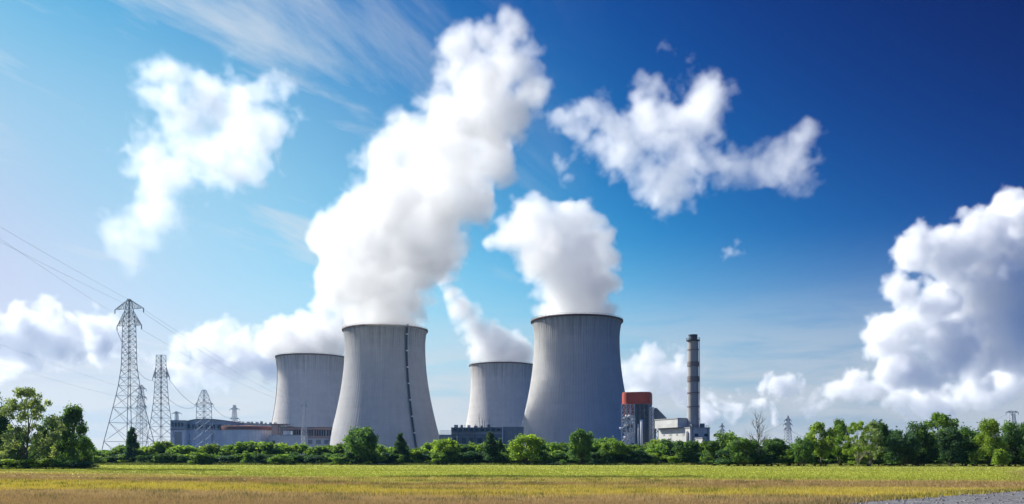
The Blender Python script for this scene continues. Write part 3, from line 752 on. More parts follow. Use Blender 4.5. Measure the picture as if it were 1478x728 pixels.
def plant(kind, px, base_py, top_py, w_px, tone, label, group, cat=None, D=None, var=None, bark=None):
    global TN
    D = D or 2*F/(base_py-HZ); h = (base_py-top_py)*D/F; wd = w_px*D/F
    name = {'bush': 'bush', 'spire': 'conifer'}.get(kind, 'tree')
    rq = random.Random(TN*13+7)
    o = empty(name, (X(px, D), D, 0), rq.uniform(0, 6.28), label, cat or {'bush': 'bush'}.get(kind, 'tree'), group)
    vs = VAR[kind]; lm, tm = vs[TN % len(vs) if var is None else var]; TN += 1
    for nm, me, mt in (('crown', lm, LEAF[tone]), ('trunk', tm, bark or m_bark)):
        c_ = bpy.data.objects.new(nm, me); link(c_, o)
        c_.material_slots[0].link = 'OBJECT'; c_.material_slots[0].material = mt
    k_ = {'bush': (1.35, 1.16), 'round': (1.22, 1.06), 'oak': (1.1, 1.04), 'poplar': (1.3, 1.04)}.get(kind, (1.1, 1.02))
    o.scale = (wd*k_[0], wd*k_[0], h*k_[1])
    return o
# left group
GL = 'tall trees at the left edge of the field'
plant('oak', -16, 676, 572, 70, 'blue', 'dark bluish tree cut by the left edge of the field', GL)
plant('airy', 40, 676.5, 562, 92, 'silver', 'tall airy pale tree with gaps in its crown among the left trees', GL, var=0)
plant('oak', 106, 676, 593, 52, 'dark', 'dense dark rounded tree at the right end of the left group', GL)
plant('oak', 74, 675.2, 606, 52, 'dark', 'green tree between the airy pale tree and the dense dark one', GL)
plant('round', 92, 674.6, 622, 40, 'dark', 'small dark tree tucked against the dense dark tree on its left', GL)
plant('round', 16, 674.5, 616, 44, 'dark', 'lower green tree beneath the airy pale tree, at its left', GL)
plant('round', 58, 674.2, 630, 50, 'dark', 'lowest dark tree under the airy pale tree, at its right', GL)
plant('round', 120, 675.5, 628, 30, 'dark', 'narrow dark tree leaning on the right flank of the dense dark tree', GL)
GB = 'bushes at the foot of the left trees'
for px, tp, wd, tn, lb in ((24, 664.5, 34, 'pale', 'pale low bush under the left trees, first from the left'), (66, 662.5, 44, 'pale', 'widest pale low bush under the airy tree'),
                           (44, 666, 30, 'mid', 'low green bush between the two pale ones under the airy tree'), (92, 665, 30, 'mid', 'low green bush left of the dense dark tree'),
                           (122, 667.5, 34, 'blue', 'low dark bush at the right foot of the dense dark tree'), (3, 664, 30, 'blue', 'low dark bush at the left edge of the field')):
    plant('bush', px, 677, tp, wd, tn, lb, GB)
# the hedge
ORD = ['first', 'second', 'third', 'fourth', 'fifth', 'sixth', 'seventh', 'eighth', 'ninth', 'tenth', 'eleventh', 'twelfth', 'thirteenth', 'fourteenth', 'fifteenth', 'sixteenth']
ZONES = [(130, 245, 'below the lattice pylons'), (245, 400, 'before the low halls'), (400, 480, 'before the rear left tower'), (480, 640, 'before the laddered tower'),
         (640, 745, 'before the control block'), (745, 915, 'before the largest tower'), (915, 1035, 'before the chimney house'), (1035, 1480, 'under the right hand trees')]
TNAME = {'pale': 'pale green', 'mid': 'mid green', 'dark': 'dark green', 'blue': 'blackish green'}
rh = random.Random(21)
todo = []
x = 128
while x < 1040:
    w_ = rh.uniform(26, 46); tp = rh.uniform(640, 649)
    if 620 < x < 760 or 770 < x < 1030: tp -= 2.5
    if x < 260: tp += 1
    todo.append((x, 670.6+rh.uniform(-.5, .1), tp, w_, rh.choice(['mid', 'mid', 'dark', 'pale', 'mid']), 'back')); x += w_*.62
x = 132
while x < 1046:
    w_ = rh.uniform(18, 36); tp = rh.uniform(652, 660)
    todo.append((x, 671.0+rh.uniform(-.1, .35), tp, w_, rh.choice(['mid', 'pale', 'dark', 'mid', 'dark', 'blue']), 'front')); x += w_*.66
x = 1030
while x < 1495:
    w_ = rh.uniform(26, 44); tp = rh.uniform(636, 655)
    todo.append((x, 672.6+rh.uniform(-.6, .6), tp, w_, rh.choice(['dark', 'mid', 'blue', 'dark', 'mid', 'pale']), 'under')); x += w_*.55
todo.sort()
for z0_, z1_, zn in ZONES:
    cnt = {}
    for (x, bp, tp, w_, tn, row) in todo:
        if not z0_ <= x < z1_ + (30 if z1_ == 1480 else 0): continue
        key = (tn, row); k = cnt[key] = cnt.get(key, 0)+1
        rw = {'back': 'tall', 'front': 'low', 'under': 'leafy'}[row]
        plant('bush', x, bp, tp, w_, tn, f'{rw} {TNAME[tn]} bush in the hedge {zn}, {ORD[k-1]} from the left', 'bushes of the long hedge')
# single trees standing in the hedge
GH = 'trees standing out of the hedge'
plant('spire', 190, 671, 615, 30, 'blue', 'dark pointed tree in the hedge at the foot of the tallest pylon', GH, var=0)
plant('round', 520, 671.3, 616, 50, 'dark', 'rounded dark tree in the hedge before the laddered tower', GH, var=0)
plant('spire', 578, 671.2, 626, 36, 'blue', 'small dark conifer in the hedge before the laddered tower', GH, var=1)
plant('spire', 708, 671.2, 624, 40, 'blue', 'dark ragged conifer in the hedge before the control block', GH, var=2)
plant('spire', 722, 671.0, 632, 24, 'dark', 'shorter dark conifer right of the ragged one before the control block', GH, var=0)
plant('round', 760, 671.4, 625, 50, 'pale', 'bright pale green tree in the hedge left of the largest tower', GH, var=1)
plant('round', 838, 671.4, 620.5, 40, 'dark', 'dark rounded tree in the hedge before the largest tower', GH, var=2)
plant('round', 886, 671.2, 634, 44, 'mid', 'broad green tree in the hedge at the right foot of the largest tower', GH, var=3)
plant('round', 948, 671.0, 640, 36, 'mid', 'green tree in the hedge below the boiler house', GH, var=0)
plant('round', 990, 671.2, 634, 44, 'dark', 'dark green tree in the hedge below the stepped chimney house', GH, var=1)
plant('round', 645, 671.2, 634, 40, 'pale', 'pale tree in the hedge at the right foot of the laddered tower', GH, var=2)
# the wood at right
GW = 'trees of the wood at right'
wood = [(1052, 624, 40, 'mid', 'round', 'leafy tree left of the bare tree'), (1074, 631, 36, 'dark', 'round', 'dark tree just left of the bare tree'), (1114, 634, 40, 'dark', 'round', 'dark tree just right of the bare tree'),
        (1140, 640, 44, 'dark', 'round', 'low dark tree below the faint blue pylon'), (1160, 631, 26, 'dark', 'round', 'small dark tree between the faint pylon and the first tall tree'),
        (1185, 613, 42, 'pale', 'poplar', 'first tall tree right of the faint blue pylon'), (1212, 611, 36, 'mid', 'poplar', 'second tall tree right of the faint pylon, with a thin pale trunk'),
        (1238, 609.5, 40, 'pale', 'airy', 'pale airy tree, the lightest crown of the wood'), (1256, 610, 36, 'silver', 'airy', 'silvery airy tree beside the lightest crown of the wood'), (1268, 610, 28, 'dark', 'poplar', 'slim dark tree right of the silvery airy one'),
        (1288, 623, 40, 'blue', 'oak', 'low blackish tree right of the slim dark one'), (1304, 622, 36, 'blue', 'round', 'low blackish tree left of the broad dark tree'), (1324, 613, 46, 'dark', 'oak', 'broad dark tree left of the highest tree of the wood'),
        (1356, 601.5, 54, 'mid', 'poplar', 'highest tree of the wood with a leaning pale trunk'), (1372, 618, 34, 'blue', 'round', 'blackish tree at the right flank of the highest tree'), (1394, 617, 40, 'dark', 'round', 'dark tree in the dip right of the highest tree'),
        (1404, 621, 40, 'dark', 'round', 'second dark tree in the dip right of the highest tree'), (1428, 611, 44, 'pale', 'oak', 'full green tree above the small bright bush'), (1456, 612, 42, 'dark', 'oak', 'dark tree below the flat topped pylon'),
        (1482, 612, 44, 'dark', 'oak', 'dark tree cut by the right edge of the wood')]
for i, (px, tp, wd, tn, kd, lb) in enumerate(wood):
    plant(kd, px, 672.4+(i*37 % 10)*.12, tp, wd*1.12, tn, lb, GW, bark=m_barkpale if kd in ('poplar', 'airy') else None)
plant('bush', 1442, 674.2, 651, 20, 'pale', 'small bright yellow green bush at the foot of the right hand trees', 'bushes of the long hedge')
# bare tree
D = 2*F/(673.0-HZ); h = (673-601)*D/F
t = empty('bare_tree', (X(1094, D), D, 0), 0, 'leafless tree with a pale trunk rising from the wood at right', 'tree')
m = MB(); rq = random.Random(12)
tr = [(0.25*math.sin(k*.5), 0, h*.86*k/9) for k in range(10)]
m.tube(tr, [.24*(1-.8*k/9) for k in range(10)], 7); m.build('trunk', m_barkpale, t)
def branch(m, p, d, ln, r, lv):
    pts = [p]; q_ = Vector(p); dd = Vector(d)
    for k in range(4):
        dd = (dd+Vector((rq.uniform(-.25, .25), rq.uniform(-.25, .25), rq.uniform(-.05, .2)))).normalized(); q_ = q_+dd*ln/4; pts.append(q_.copy())
    m.tube(pts, [r*(1-.18*k) for k in range(5)], 4)
    if lv:
        for k in range(5 if lv > 1 else 4):
            p2 = pts[rq.randint(1, 4)]; d2 = (dd+Vector((rq.uniform(-.9, .9), rq.uniform(-.9, .9), rq.uniform(-.2, .5)))).normalized()
            branch(m, p2, d2, ln*rq.uniform(.45, .7), r*.5, lv-1)
for k in range(17):
    i = 3+k % 7; a = k*2.4; zf = i/9
    m = MB(); branch(m, Vector(tr[i]), Vector((math.cos(a)*.7, math.sin(a)*.7, .7+.3*zf)).normalized(), h*(.30-.16*zf)*1.15, .075, 2)
    m.build('limb', m_bark, t)

# grass over the near field: fine blades in tufts, one mass
m_grass, q, P = newmat('grass')
c, gx_, gy_, gu_, gp_ = field_colour(q)
at = q.n.new('ShaderNodeAttribute'); at.attribute_name = 'tone'
f = q.rng(at.outputs['Fac'], 0, 1, .72, 1.30)
dk = q.n.new('ShaderNodeAttribute'); dk.attribute_name = 'weed'
c = q.mix(dk.outputs['Fac'], c, (.07, .11, .025))
q.l.new(q.v('MULTIPLY', c, q.vec(f, f, f)), P.inputs['Base Color']); P.inputs['Roughness'].default_value = .8
tr_ = q.n.new('ShaderNodeBsdfTranslucent'); q.l.new(q.v('MULTIPLY', c, (1.1, 1.1, .9)), tr_.inputs[0])
mx = q.n.new('ShaderNodeMixShader'); mx.inputs[0].default_value = .3
q.l.new(P.outputs[0], mx.inputs[1]); q.l.new(tr_.outputs[0], mx.inputs[2]); q.l.new(mx.outputs[0], q.n['Material Output'].inputs['Surface'])
gr = np.random.default_rng(77)
def grass_points(n, pmin, pmax, power=1.0):
    """scattered so that near ground gets more tufts per square metre than far ground"""
    p_ = pmin+(pmax-pmin)*gr.random(n)**power; y_ = 2560/p_; u_ = gr.uniform(-.66, .66, n)
    return u_*y_, y_
te = np.array(track_edge); 
xs1, ys1 = grass_points(130000, 17, 74); xs2, ys2 = grass_points(26000, 9.2, 18)
xw, yw = [], []
for k in range(420):      # dark weeds along the crop's near edge and in odd clumps
    if k < 200: px = gr.choice([gr.uniform(640, 900), gr.uniform(560, 1010), gr.uniform(130, 330)]); p_ = 27.3+gr.normal()*.35 if px > 400 else 17+gr.normal()*.5
    else: px = gr.uniform(0, 1200); p_ = gr.uniform(30, 64)
    nn_ = gr.integers(14, 40); y0 = 2560/p_; x0 = (px-CX)/F*y0
    xw += list(x0+gr.normal(size=nn_)*.55); yw += list(y0+gr.normal(size=nn_)*.35)
for k in range(1500):      # rank grass along the foot of the hedge
    y0 = gr.uniform(271, 279); nn_ = gr.integers(4, 12); xw += list(gr.uniform(-140, 160)+gr.normal(size=nn_)*.6); yw += list(y0+gr.normal(size=nn_)*.5)
for ex, ey in track_edge:      # grass creeping over the edge of the track
    nn_ = gr.integers(10, 50); xw += list(ex+gr.normal(size=nn_)*.5); yw += list(ey+.25+gr.normal(size=nn_)*.28)
xa = np.concatenate([xs1, xs2, xw]); ya = np.concatenate([ys1, ys2, yw]); wd_ = np.concatenate([np.zeros(len(xs1)+len(xs2)), np.ones(len(xw))])
yt = np.interp(xa, te[:, 0][np.argsort(te[:, 0])], te[:, 1][np.argsort(te[:, 0])])
keep = ~((xa > te[:, 0].min()) & (ya < yt+gr.normal(size=len(xa))*.35)); xa, ya, wd_ = xa[keep], ya[keep], wd_[keep]
n = len(xa); B = 3
xb = np.repeat(xa, B)+gr.normal(size=n*B)*.10; yb = np.repeat(ya, B)+gr.normal(size=n*B)*.10; wb = np.repeat(wd_, B)
far = np.clip(yb/60, .8, 3.2)
patch_ = .65+.35*np.sin(xb*.21+np.sin(yb*.13)*2)*np.sin(yb*.17+1.3)
hb = (gr.uniform(.08, .24, n*B)*(.55+.6*patch_))*(1+.5*wb); hb *= np.where(yb > 265, 2.6, np.where(yb > 93, .8, 1))
wl_ = gr.uniform(.014, .030, n*B)*far; a = gr.uniform(0, 6.283, n*B); ln = gr.normal(size=(n*B, 2))*.30*hb[:, None]
V = np.zeros((n*B, 3, 3), np.float32)
V[:, 0] = np.stack([xb-np.cos(a)*wl_, yb-np.sin(a)*wl_, np.zeros(n*B)], 1); V[:, 1] = np.stack([xb+np.cos(a)*wl_, yb+np.sin(a)*wl_, np.zeros(n*B)], 1)
V[:, 2] = np.stack([xb+ln[:, 0], yb+ln[:, 1], hb], 1)
me = bpy.data.meshes.new('grass'); N3 = n*B
me.vertices.add(3*N3); me.vertices.foreach_set('co', V.ravel()); me.loops.add(3*N3); me.loops.foreach_set('vertex_index', np.arange(3*N3, dtype=np.int32))
me.polygons.add(N3); me.polygons.foreach_set('loop_start', np.arange(0, 3*N3, 3, dtype=np.int32))
me.attributes.new('tone', 'FLOAT', 'FACE').data.foreach_set('value', gr.random(N3).astype(np.float32))
me.attributes.new('weed', 'FLOAT', 'FACE').data.foreach_set('value', (wb*gr.uniform(.4, .9, N3)).astype(np.float32))
me.update(calc_edges=True); me.materials.append(m_grass)
tag(link(bpy.data.objects.new('grass', me)), kind='stuff')
# loose stones on the track
m = MB(); rq = random.Random(3)
for k in range(900):
    i = rq.randrange(len(track_edge)); ex, ey = track_edge[i]; dd = rq.random()**1.6*9
    sx, sy, r_ = ex+rq.uniform(-.8, .8), ey-dd-.1, rq.choice([.02, .03, .035, .05, .07])*rq.uniform(.7, 1.3)
    vs = [(sx+math.cos(t_)*r_*rq.uniform(.7, 1.2), sy+math.sin(t_)*r_*rq.uniform(.7, 1.2), .006) for t_ in (0, 1.3, 2.6, 3.9, 5.1)]
    tp_ = [(sx+(vx-sx)*.55, sy+(vy-sy)*.55, r_*rq.uniform(.6, 1.0)) for vx, vy, _ in vs]
    m.add(vs+tp_, [(j, (j+1) % 5, 5+(j+1) % 5, 5+j) for j in range(5)]+[(5, 6, 7, 8, 9)])
m_stone = plain('loose_stone', (.20, .19, .19), .9, var=.4, scale=3, streak=False)
tag(m.build('gravel', m_stone), kind='stuff')

# ---------------------------------------------------------------- steam and clouds: vapour sampled on grids
def lat(shape, freq, rng):
    """value noise over a grid of the given shape, cells of 1/freq voxels"""
    ls = [int(math.ceil(n*freq))+2 for n in shape]
    A = rng.random(ls, dtype=np.float32)*2-1
    for ax, n in enumerate(shape):
        x = np.arange(n, dtype=np.float32)*freq
        i = x.astype(int); f = x-i; f = f*f*(3-2*f)
        a = np.take(A, i, axis=ax); b = np.take(A, i+1, axis=ax)
        sh = [1, 1, 1]; sh[ax] = n
        A = a+(b-a)*f.reshape(sh)
    return A
def fbm(shape, cell, octs, rng, gain=.55):
    out = np.zeros(shape, np.float32); amp = 1.0; tot = 0
    for o in range(octs):
        out += amp*lat(shape, 2.0**o/cell, rng); tot += amp; amp *= gain
        if cell/2.0**o < 2.2: break
    return out/tot
def sprout(main, rng, levels=2, n=(13, 9, 6), k=(.46, .42, .4), out=.8):
    """bulges on bulges: every ball carries smaller balls on its skin"""
    allb = list(main); cur = list(main)
    for lv in range(levels):
        nxt = []
        for (x, y, z, r) in cur:
            for _ in range(n[lv]):
                d = rng.normal(size=3); d /= np.linalg.norm(d)
                q = r*k[lv]*rng.uniform(.7, 1.25); o = r*out*rng.uniform(.85, 1.15)
                nxt.append((x+d[0]*o, y+d[1]*o, z+d[2]*o, q))
        allb += nxt; cur = nxt
    return allb
def shifted(A, amp, cell, rng):
    sh = A.shape; idx = []
    for k in range(3):
        v = np.arange(sh[k], dtype=np.float32).reshape([-1 if j == k else 1 for j in range(3)])
        idx.append(np.clip(np.rint(v+amp*2*fbm(sh, cell, 3, rng)), 0, sh[k]-1).astype(np.int32))
    return A[idx[0], idx[1], idx[2]]
def splat(balls, lo, vox, shape, floor):
    Fd = np.full(shape, -floor, np.float32)
    for (x, y, z, r) in balls:
        p = (np.array((x, y, z))-lo)/vox; m = (r+floor)/vox
        i0 = np.maximum(np.floor(p-m).astype(int), 0); i1 = np.minimum(np.ceil(p+m).astype(int)+1, shape)
        if (i1 <= i0).any(): continue
        ax = [(np.arange(i0[k], i1[k], dtype=np.float32)-p[k])**2 for k in range(3)]
        d = np.sqrt(ax[0][:, None, None]+ax[1][None, :, None]+ax[2][None, None, :])*vox
        s = Fd[i0[0]:i1[0], i0[1]:i1[1], i0[2]:i1[2]]
        np.maximum(s, r-d, out=s)
    return Fd
def volume_object(name, dens, lo, vox, mat, parent=None, iso=None):
    """a mesh object whose geometry nodes turn the sampled density into a volume grid"""
    shp = dens.shape
    me = bpy.data.meshes.new('vapour_samples'); me.vertices.add(dens.size)
    at = me.attributes.new('d', 'FLOAT', 'POINT'); at.data.foreach_set('value', dens.ravel().astype(np.float32))
    src = bpy.data.objects.new('vapour_samples', me)     # holds numbers only; never linked to the scene
    g = bpy.data.node_groups.new('vapour', 'GeometryNodeTree')
    g.interface.new_socket('Geometry', in_out='OUTPUT', socket_type='NodeSocketGeometry')
    n, l = g.nodes, g.links
    oi = n.new('GeometryNodeObjectInfo'); oi.inputs[0].default_value = src
    pos = n.new('GeometryNodeInputPosition')
    def vm(op, a, b=None):
        v = n.new('ShaderNodeVectorMath'); v.operation = op
        for i, q in enumerate((a, b)):
            if q is None: continue
            if hasattr(q, 'node'): l.new(q, v.inputs[i])
            else: v.inputs[i].default_value = q
        return v
    a = vm('SUBTRACT', pos.outputs[0], tuple(lo)); b = vm('SCALE', a.outputs[0]); b.inputs['Scale'].default_value = 1/vox
    r0 = vm('ADD', b.outputs[0], (.5, .5, .5)); r = vm('FLOOR', r0.outputs[0])
    dt = vm('DOT_PRODUCT', r.outputs[0], (shp[1]*shp[2], shp[2], 1))
    na = n.new('GeometryNodeInputNamedAttribute'); na.data_type = 'FLOAT'; na.inputs[0].default_value = 'd'
    si = n.new('GeometryNodeSampleIndex'); si.data_type = 'FLOAT'; si.clamp = True
    l.new(oi.outputs['Geometry'], si.inputs['Geometry']); l.new(na.outputs[0], si.inputs['Value']); 
    # index sum is split in two parts so that float precision holds
    ix = vm('DOT_PRODUCT', r.outputs[0], (1, 0, 0)); iyz = vm('DOT_PRODUCT', r.outputs[0], (0, shp[2], 1))
    def im(op, A, B):
        m = n.new('FunctionNodeIntegerMath'); m.operation = op
        for i, q in enumerate((A, B)):
            if hasattr(q, 'node'): l.new(q, m.inputs[i])
            else: m.inputs[i].default_value = q
        return m.outputs[0]
    idx = im('ADD', im('MULTIPLY', ix.outputs['Value'], shp[1]*shp[2]), iyz.outputs['Value'])
    l.new(idx, si.inputs['Index'])
    vc = n.new('GeometryNodeVolumeCube'); l.new(si.outputs[0], vc.inputs['Density'])
    vc.inputs['Min'].default_value = tuple(lo); vc.inputs['Max'].default_value = tuple(np.array(lo)+(np.array(shp)-1)*vox)
    for k, ax in enumerate('XYZ'): vc.inputs['Resolution '+ax].default_value = shp[k]
    sm = n.new('GeometryNodeSetMaterial'); sm.inputs['Material'].default_value = mat
    go = n.new('NodeGroupOutput')
    if iso is not None:
        v2 = n.new('GeometryNodeVolumeToMesh'); v2.inputs['Threshold'].default_value = iso; l.new(vc.outputs[0], v2.inputs[0]); l.new(v2.outputs[0], sm.inputs[0])
    else: l.new(vc.outputs[0], sm.inputs[0]); l.new(sm.outputs[0], go.inputs[0])
    me2 = bpy.data.volumes.new(name) if iso is None else bpy.data.meshes.new(name); me2.materials.append(mat)
    o = bpy.data.objects.new(name, me2); COL.objects.link(o)
    md = o.modifiers.new('vapour', 'NODES'); md.node_group = g
    if parent: o.parent = parent
    return o
def vapour_mat(name, k, aniso=0.0, color=(1, 1, 1)):
    m = bpy.data.materials.new(name); m.use_nodes = True
    n, l = m.node_tree.nodes, m.node_tree.links
    n.remove(n['Principled BSDF'])
    pv = n.new('ShaderNodeVolumePrincipled'); pv.inputs['Color'].default_value = (*color, 1); pv.inputs['Density'].default_value = k
    pv.inputs['Anisotropy'].default_value = aniso
    l.new(pv.outputs[0], n['Material Output'].inputs['Volume'])
    return m

M_STEAM = vapour_mat('steam', .075, .40, (.998, .998, .999))
M_CLOUD = vapour_mat('cloud_vapour', .04, .25, (.992, .993, .995))
M_WISP = vapour_mat('thin_vapour', .0115, .35)
M_HEAP = vapour_mat('heap_vapour', .055, .1, (.991, .991, .992))
M_CORE, q, P = newmat('dense_steam')
P.inputs['Base Color'].default_value = (.93, .935, .95, 1); P.inputs['Roughness'].default_value = 1; P.inputs['Specular IOR Level'].default_value = 0
tl = q.n.new('ShaderNodeBsdfTranslucent'); tl.inputs[0].default_value = (.93, .935, .95, 1)
ms = q.n.new('ShaderNodeMixShader'); ms.inputs[0].default_value = .5; q.l.new(P.outputs[0], ms.inputs[1]); q.l.new(tl.outputs[0], ms.inputs[2])
tb = q.n.new('ShaderNodeBsdfTransparent'); mt_ = q.n.new('ShaderNodeMixShader'); mt_.inputs[0].default_value = .75
q.l.new(ms.outputs[0], mt_.inputs[1]); q.l.new(tb.outputs[0], mt_.inputs[2]); q.l.new(mt_.outputs[0], q.n['Material Output'].inputs['Surface'])
M_CORE2 = M_CORE.copy(); M_CORE2.name = 'dense_cloud'
M_CORE2.node_tree.nodes[mt_.name].inputs[0].default_value = .82
CORES = []
def vapour(name, blobs, D, vox_px, mat, label, group, cat, depth=.5, edge=7.5, rough=(.30, .85), cell=15, warp=3.0, shrink=.86, gain=.58, seed=1, levels=3, squash=1.0, drift=0.0, core=None, fade=None, clipz=None):
    """blobs: (px, py, radius in px); the noise wears the skin of the balls away"""
    g_ = np.random.default_rng(seed); s = D/F; vox = vox_px*s; main = []
    for b in blobs:
        px, py, r = b[:3]; dy = (b[3]*s if len(b) > 3 else g_.uniform(-depth, depth)*r*s)+drift*(py-blobs[0][1])*s
        p = W(px, py, D+dy); main.append((p.x, p.y, p.z, r*s*shrink*(D+dy)/D))
    balls = sprout(main, g_, levels)
    m_ = (edge+cell*rough[1]*.62)*vox
    A = np.array(balls); lo = (A[:, :3]-A[:, 3:]).min(0)-m_*.6; hi = (A[:, :3]+A[:, 3:]).max(0)+m_*.6
    if clipz is not None: lo[2] = max(lo[2], clipz-2*vox)
    shape = tuple(np.ceil((hi-lo)/vox).astype(int)+2)
    Fd = splat(balls, lo, vox, shape, m_)
    if warp:        # eddies: the field is read through a small swirling shift
        Fd = shifted(Fd, warp, cell*1.2, g_)
    nz = fbm(shape, cell, 6, g_, gain)
    wisp = np.clip(fbm(shape, cell*4, 2, g_)*1.6+.5, 0, 1)
    Fd += vox*cell*(rough[0]+(rough[1]-rough[0])*wisp)*nz
    dens = np.clip(Fd/(vox*edge*(.5+wisp)), 0, 1)
    if fade is not None:
        zz = lo[2]+np.arange(shape[2])*vox; pyz = HZ-(zz-CAMZ)/s
        dens *= np.interp(pyz, fade[0], fade[1]).astype(np.float32)[None, None, :]
    if clipz is not None:
        zz = lo[2]+np.arange(shape[2])*vox; dens *= np.clip((zz-clipz)/vox+.5, 0, 1).astype(np.float32)[None, None, :]
    dens[[0, -1]] = 0; dens[:, [0, -1]] = 0; dens[:, :, [0, -1]] = 0
    if core is None:
        return tag(volume_object(name, dens, lo, vox, mat), label, cat, group)
    # the dense heart of the vapour is a pale, half clear body of its own; the vapour lies round it
    k = 3; Fc = Fd[::k, ::k, ::k]*(dens[::k, ::k, ::k] > .6)-core+4*vox
    Fc = np.clip(Fc, 0, 12*vox); Fc[[0, -1]] = 0; Fc[:, [0, -1]] = 0; Fc[:, :, [0, -1]] = 0
    tmp = volume_object('core_samples', Fc, lo, vox*k, M_CORE, iso=4*vox)
    CORES.append((tmp, name, label, cat, group, dens, lo, vox, mat))
PG = 'steam plumes of the cooling towers'
vapour('steam_plume', [(557, 474, 52, 0), (556, 455, 54, 0), (548, 430, 58, 0), (588, 430, 40), (505, 395, 62), (560, 395, 72), (610, 380, 50), (490, 345, 46), (545, 340, 70), (610, 330, 66), (650, 350, 30), (520, 295, 42), (575, 280, 62), (640, 280, 66), (690, 285, 32),
    (560, 225, 42), (600, 215, 50), (650, 215, 62), (705, 225, 48), (575, 190, 28), (640, 160, 42), (690, 160, 58), (740, 165, 44), (770, 130, 28), (650, 110, 26), (700, 105, 52), (750, 100, 36), (665, 65, 34), (700, 52, 32), (735, 50, 30), (765, 75, 24), (744, 38, 20)],
    815, 1.7, M_STEAM, 'biggest steam plume, leaning up from the tower with the ladder', PG, 'steam', seed=3, gain=.62, drift=.95, clipz=Z(478, 828)-1.5, core=19)
vapour('steam_plume', [(449, 512, 47), (455, 498, 44), (425, 492, 34), (478, 480, 38), (410, 484, 30), (392, 495, 24), (440, 470, 26), (470, 455, 26), (500, 462, 34)], 1045, 1.5, M_STEAM, 'low steam plume drifting left from the rear left tower', PG, 'steam', seed=5, clipz=Z(517, 1050)-5, core=12)
vapour('steam_plume', [(725, 523, 44), (718, 505, 40), (697, 488, 30), (740, 500, 26), (680, 470, 26), (664, 450, 24), (650, 425, 22), (640, 400, 20), (636, 378, 20), (650, 390, 14)], 1130, 1.5, M_STEAM, 'narrow steam plume trailing up left from the small rear tower', PG, 'steam', seed=6, clipz=Z(528, 1137)-5, core=11)
vapour('steam_plume', [(832, 462, 60, 0), (832, 445, 60, 0), (822, 412, 58), (850, 410, 44), (800, 370, 56), (845, 370, 46), (775, 340, 48), (820, 330, 44), (735, 342, 30), (712, 346, 20), (755, 325, 26), (800, 312, 24), (850, 325, 28), (860, 345, 28)], 770, 1.5, M_STEAM, 'steam plume over the largest tower, ragged at its upper left', PG, 'steam', seed=8, gain=.62, clipz=Z(465, 770)-2, core=18)
CG = 'clouds in the sky'
vapour('cloud', [(255, 100, 22), (285, 135, 36), (345, 125, 34), (378, 140, 26), (398, 185, 20), (406, 222, 14), (235, 165, 34), (290, 190, 56), (345, 185, 46), (190, 195, 18), (165, 210, 16), (215, 235, 40), (262, 255, 52), (318, 240, 30), (240, 300, 44), (200, 325, 40), (185, 365, 34), (160, 340, 26)],
    3200, 1.9, M_WISP, 'ragged white cloud high at left, its tail reaching down towards the tallest pylon', CG, 'cloud', edge=17, rough=(.5, 1.3), cell=24, warp=14, gain=.66, shrink=1.0, levels=2, seed=11, fade=([0, 200, 300, 400], [1, 1, .6, .12]), core=24)
vapour('cloud', [(856, 195, 28), (885, 165, 28), (905, 205, 38), (940, 185, 50), (990, 165, 44), (1020, 135, 30), (1030, 110, 16), (990, 85, 18), (975, 72, 10), (985, 220, 48), (930, 245, 38), (1040, 235, 34), (1065, 250, 30), (1090, 250, 26), (1115, 245, 24), (1140, 245, 28), (1152, 225, 22), (1168, 208, 20), (1182, 188, 13), (960, 280, 34), (820, 205, 24), (870, 200, 40)],
    3200, 1.8, M_WISP, 'torn white cloud in the dark blue sky right of the steam plumes', CG, 'cloud', edge=13, rough=(.4, 1.05), cell=24, warp=13, gain=.66, shrink=1.0, levels=2, seed=12, core=20)
vapour('cloud', [(1058, 364, 11), (1066, 352, 8), (1052, 372, 7)], 3200, 1.6, M_WISP, 'tiny wisp of cloud below the torn white one', CG, 'cloud', edge=8, rough=(.5, 1.2), cell=12, warp=6, gain=.66, shrink=1.1, levels=2, seed=13)
vapour('cloud', [(1478, 320, 40), (1440, 335, 40), (1390, 350, 40), (1345, 345, 28), (1320, 375, 34), (1365, 385, 44), (1420, 390, 56), (1475, 385, 56), (1312, 415, 28), (1340, 440, 40), (1400, 440, 50), (1460, 445, 56), (1320, 480, 40), (1280, 490, 40), (1250, 500, 22), (1300, 520, 40), (1360, 500, 50), (1420, 500, 56), (1478, 500, 50), (1330, 545, 26)],
    3300, 2.1, M_HEAP, 'huge heaped cloud with a grey belly at the right edge', CG, 'cloud', edge=6, warp=6, gain=.62, cell=20, rough=(.27, .70), seed=14, core=40)
vapour('cloud', [(1420, 545, 26), (1455, 540, 34), (1490, 545, 36), (1400, 560, 20), (1440, 565, 24)], 3500, 2.4, M_CLOUD, 'flat cloud bank right under the huge heaped cloud', CG, 'cloud', edge=9, warp=9, cell=16, gain=.66, rough=(.35, .95), shrink=.98, seed=15, fade=([500, 560, 585], [1, 1, .3]), core=30)
vapour('cloud', [(1212, 562, 16), (1240, 555, 22), (1275, 560, 24), (1310, 572, 22), (1345, 575, 22), (1190, 580, 14), (1160, 588, 12)], 3600, 2.2, M_CLOUD, 'low rounded cloud left of the huge heaped cloud near the horizon', CG, 'cloud', edge=9, warp=9, cell=16, gain=.66, rough=(.35, .95), shrink=.98, seed=16, core=24)
vapour('cloud', [(915, 540, 18), (940, 533, 20), (968, 532, 20), (990, 540, 18), (960, 555, 24), (925, 560, 20), (990, 565, 18)], 3600, 2.0, M_CLOUD, 'low cloud between the largest tower and the chimney', CG, 'cloud', edge=9, warp=9, cell=16, gain=.66, rough=(.35, .95), shrink=.98, seed=17, fade=([500, 550, 600], [1, .8, .1]), core=20)
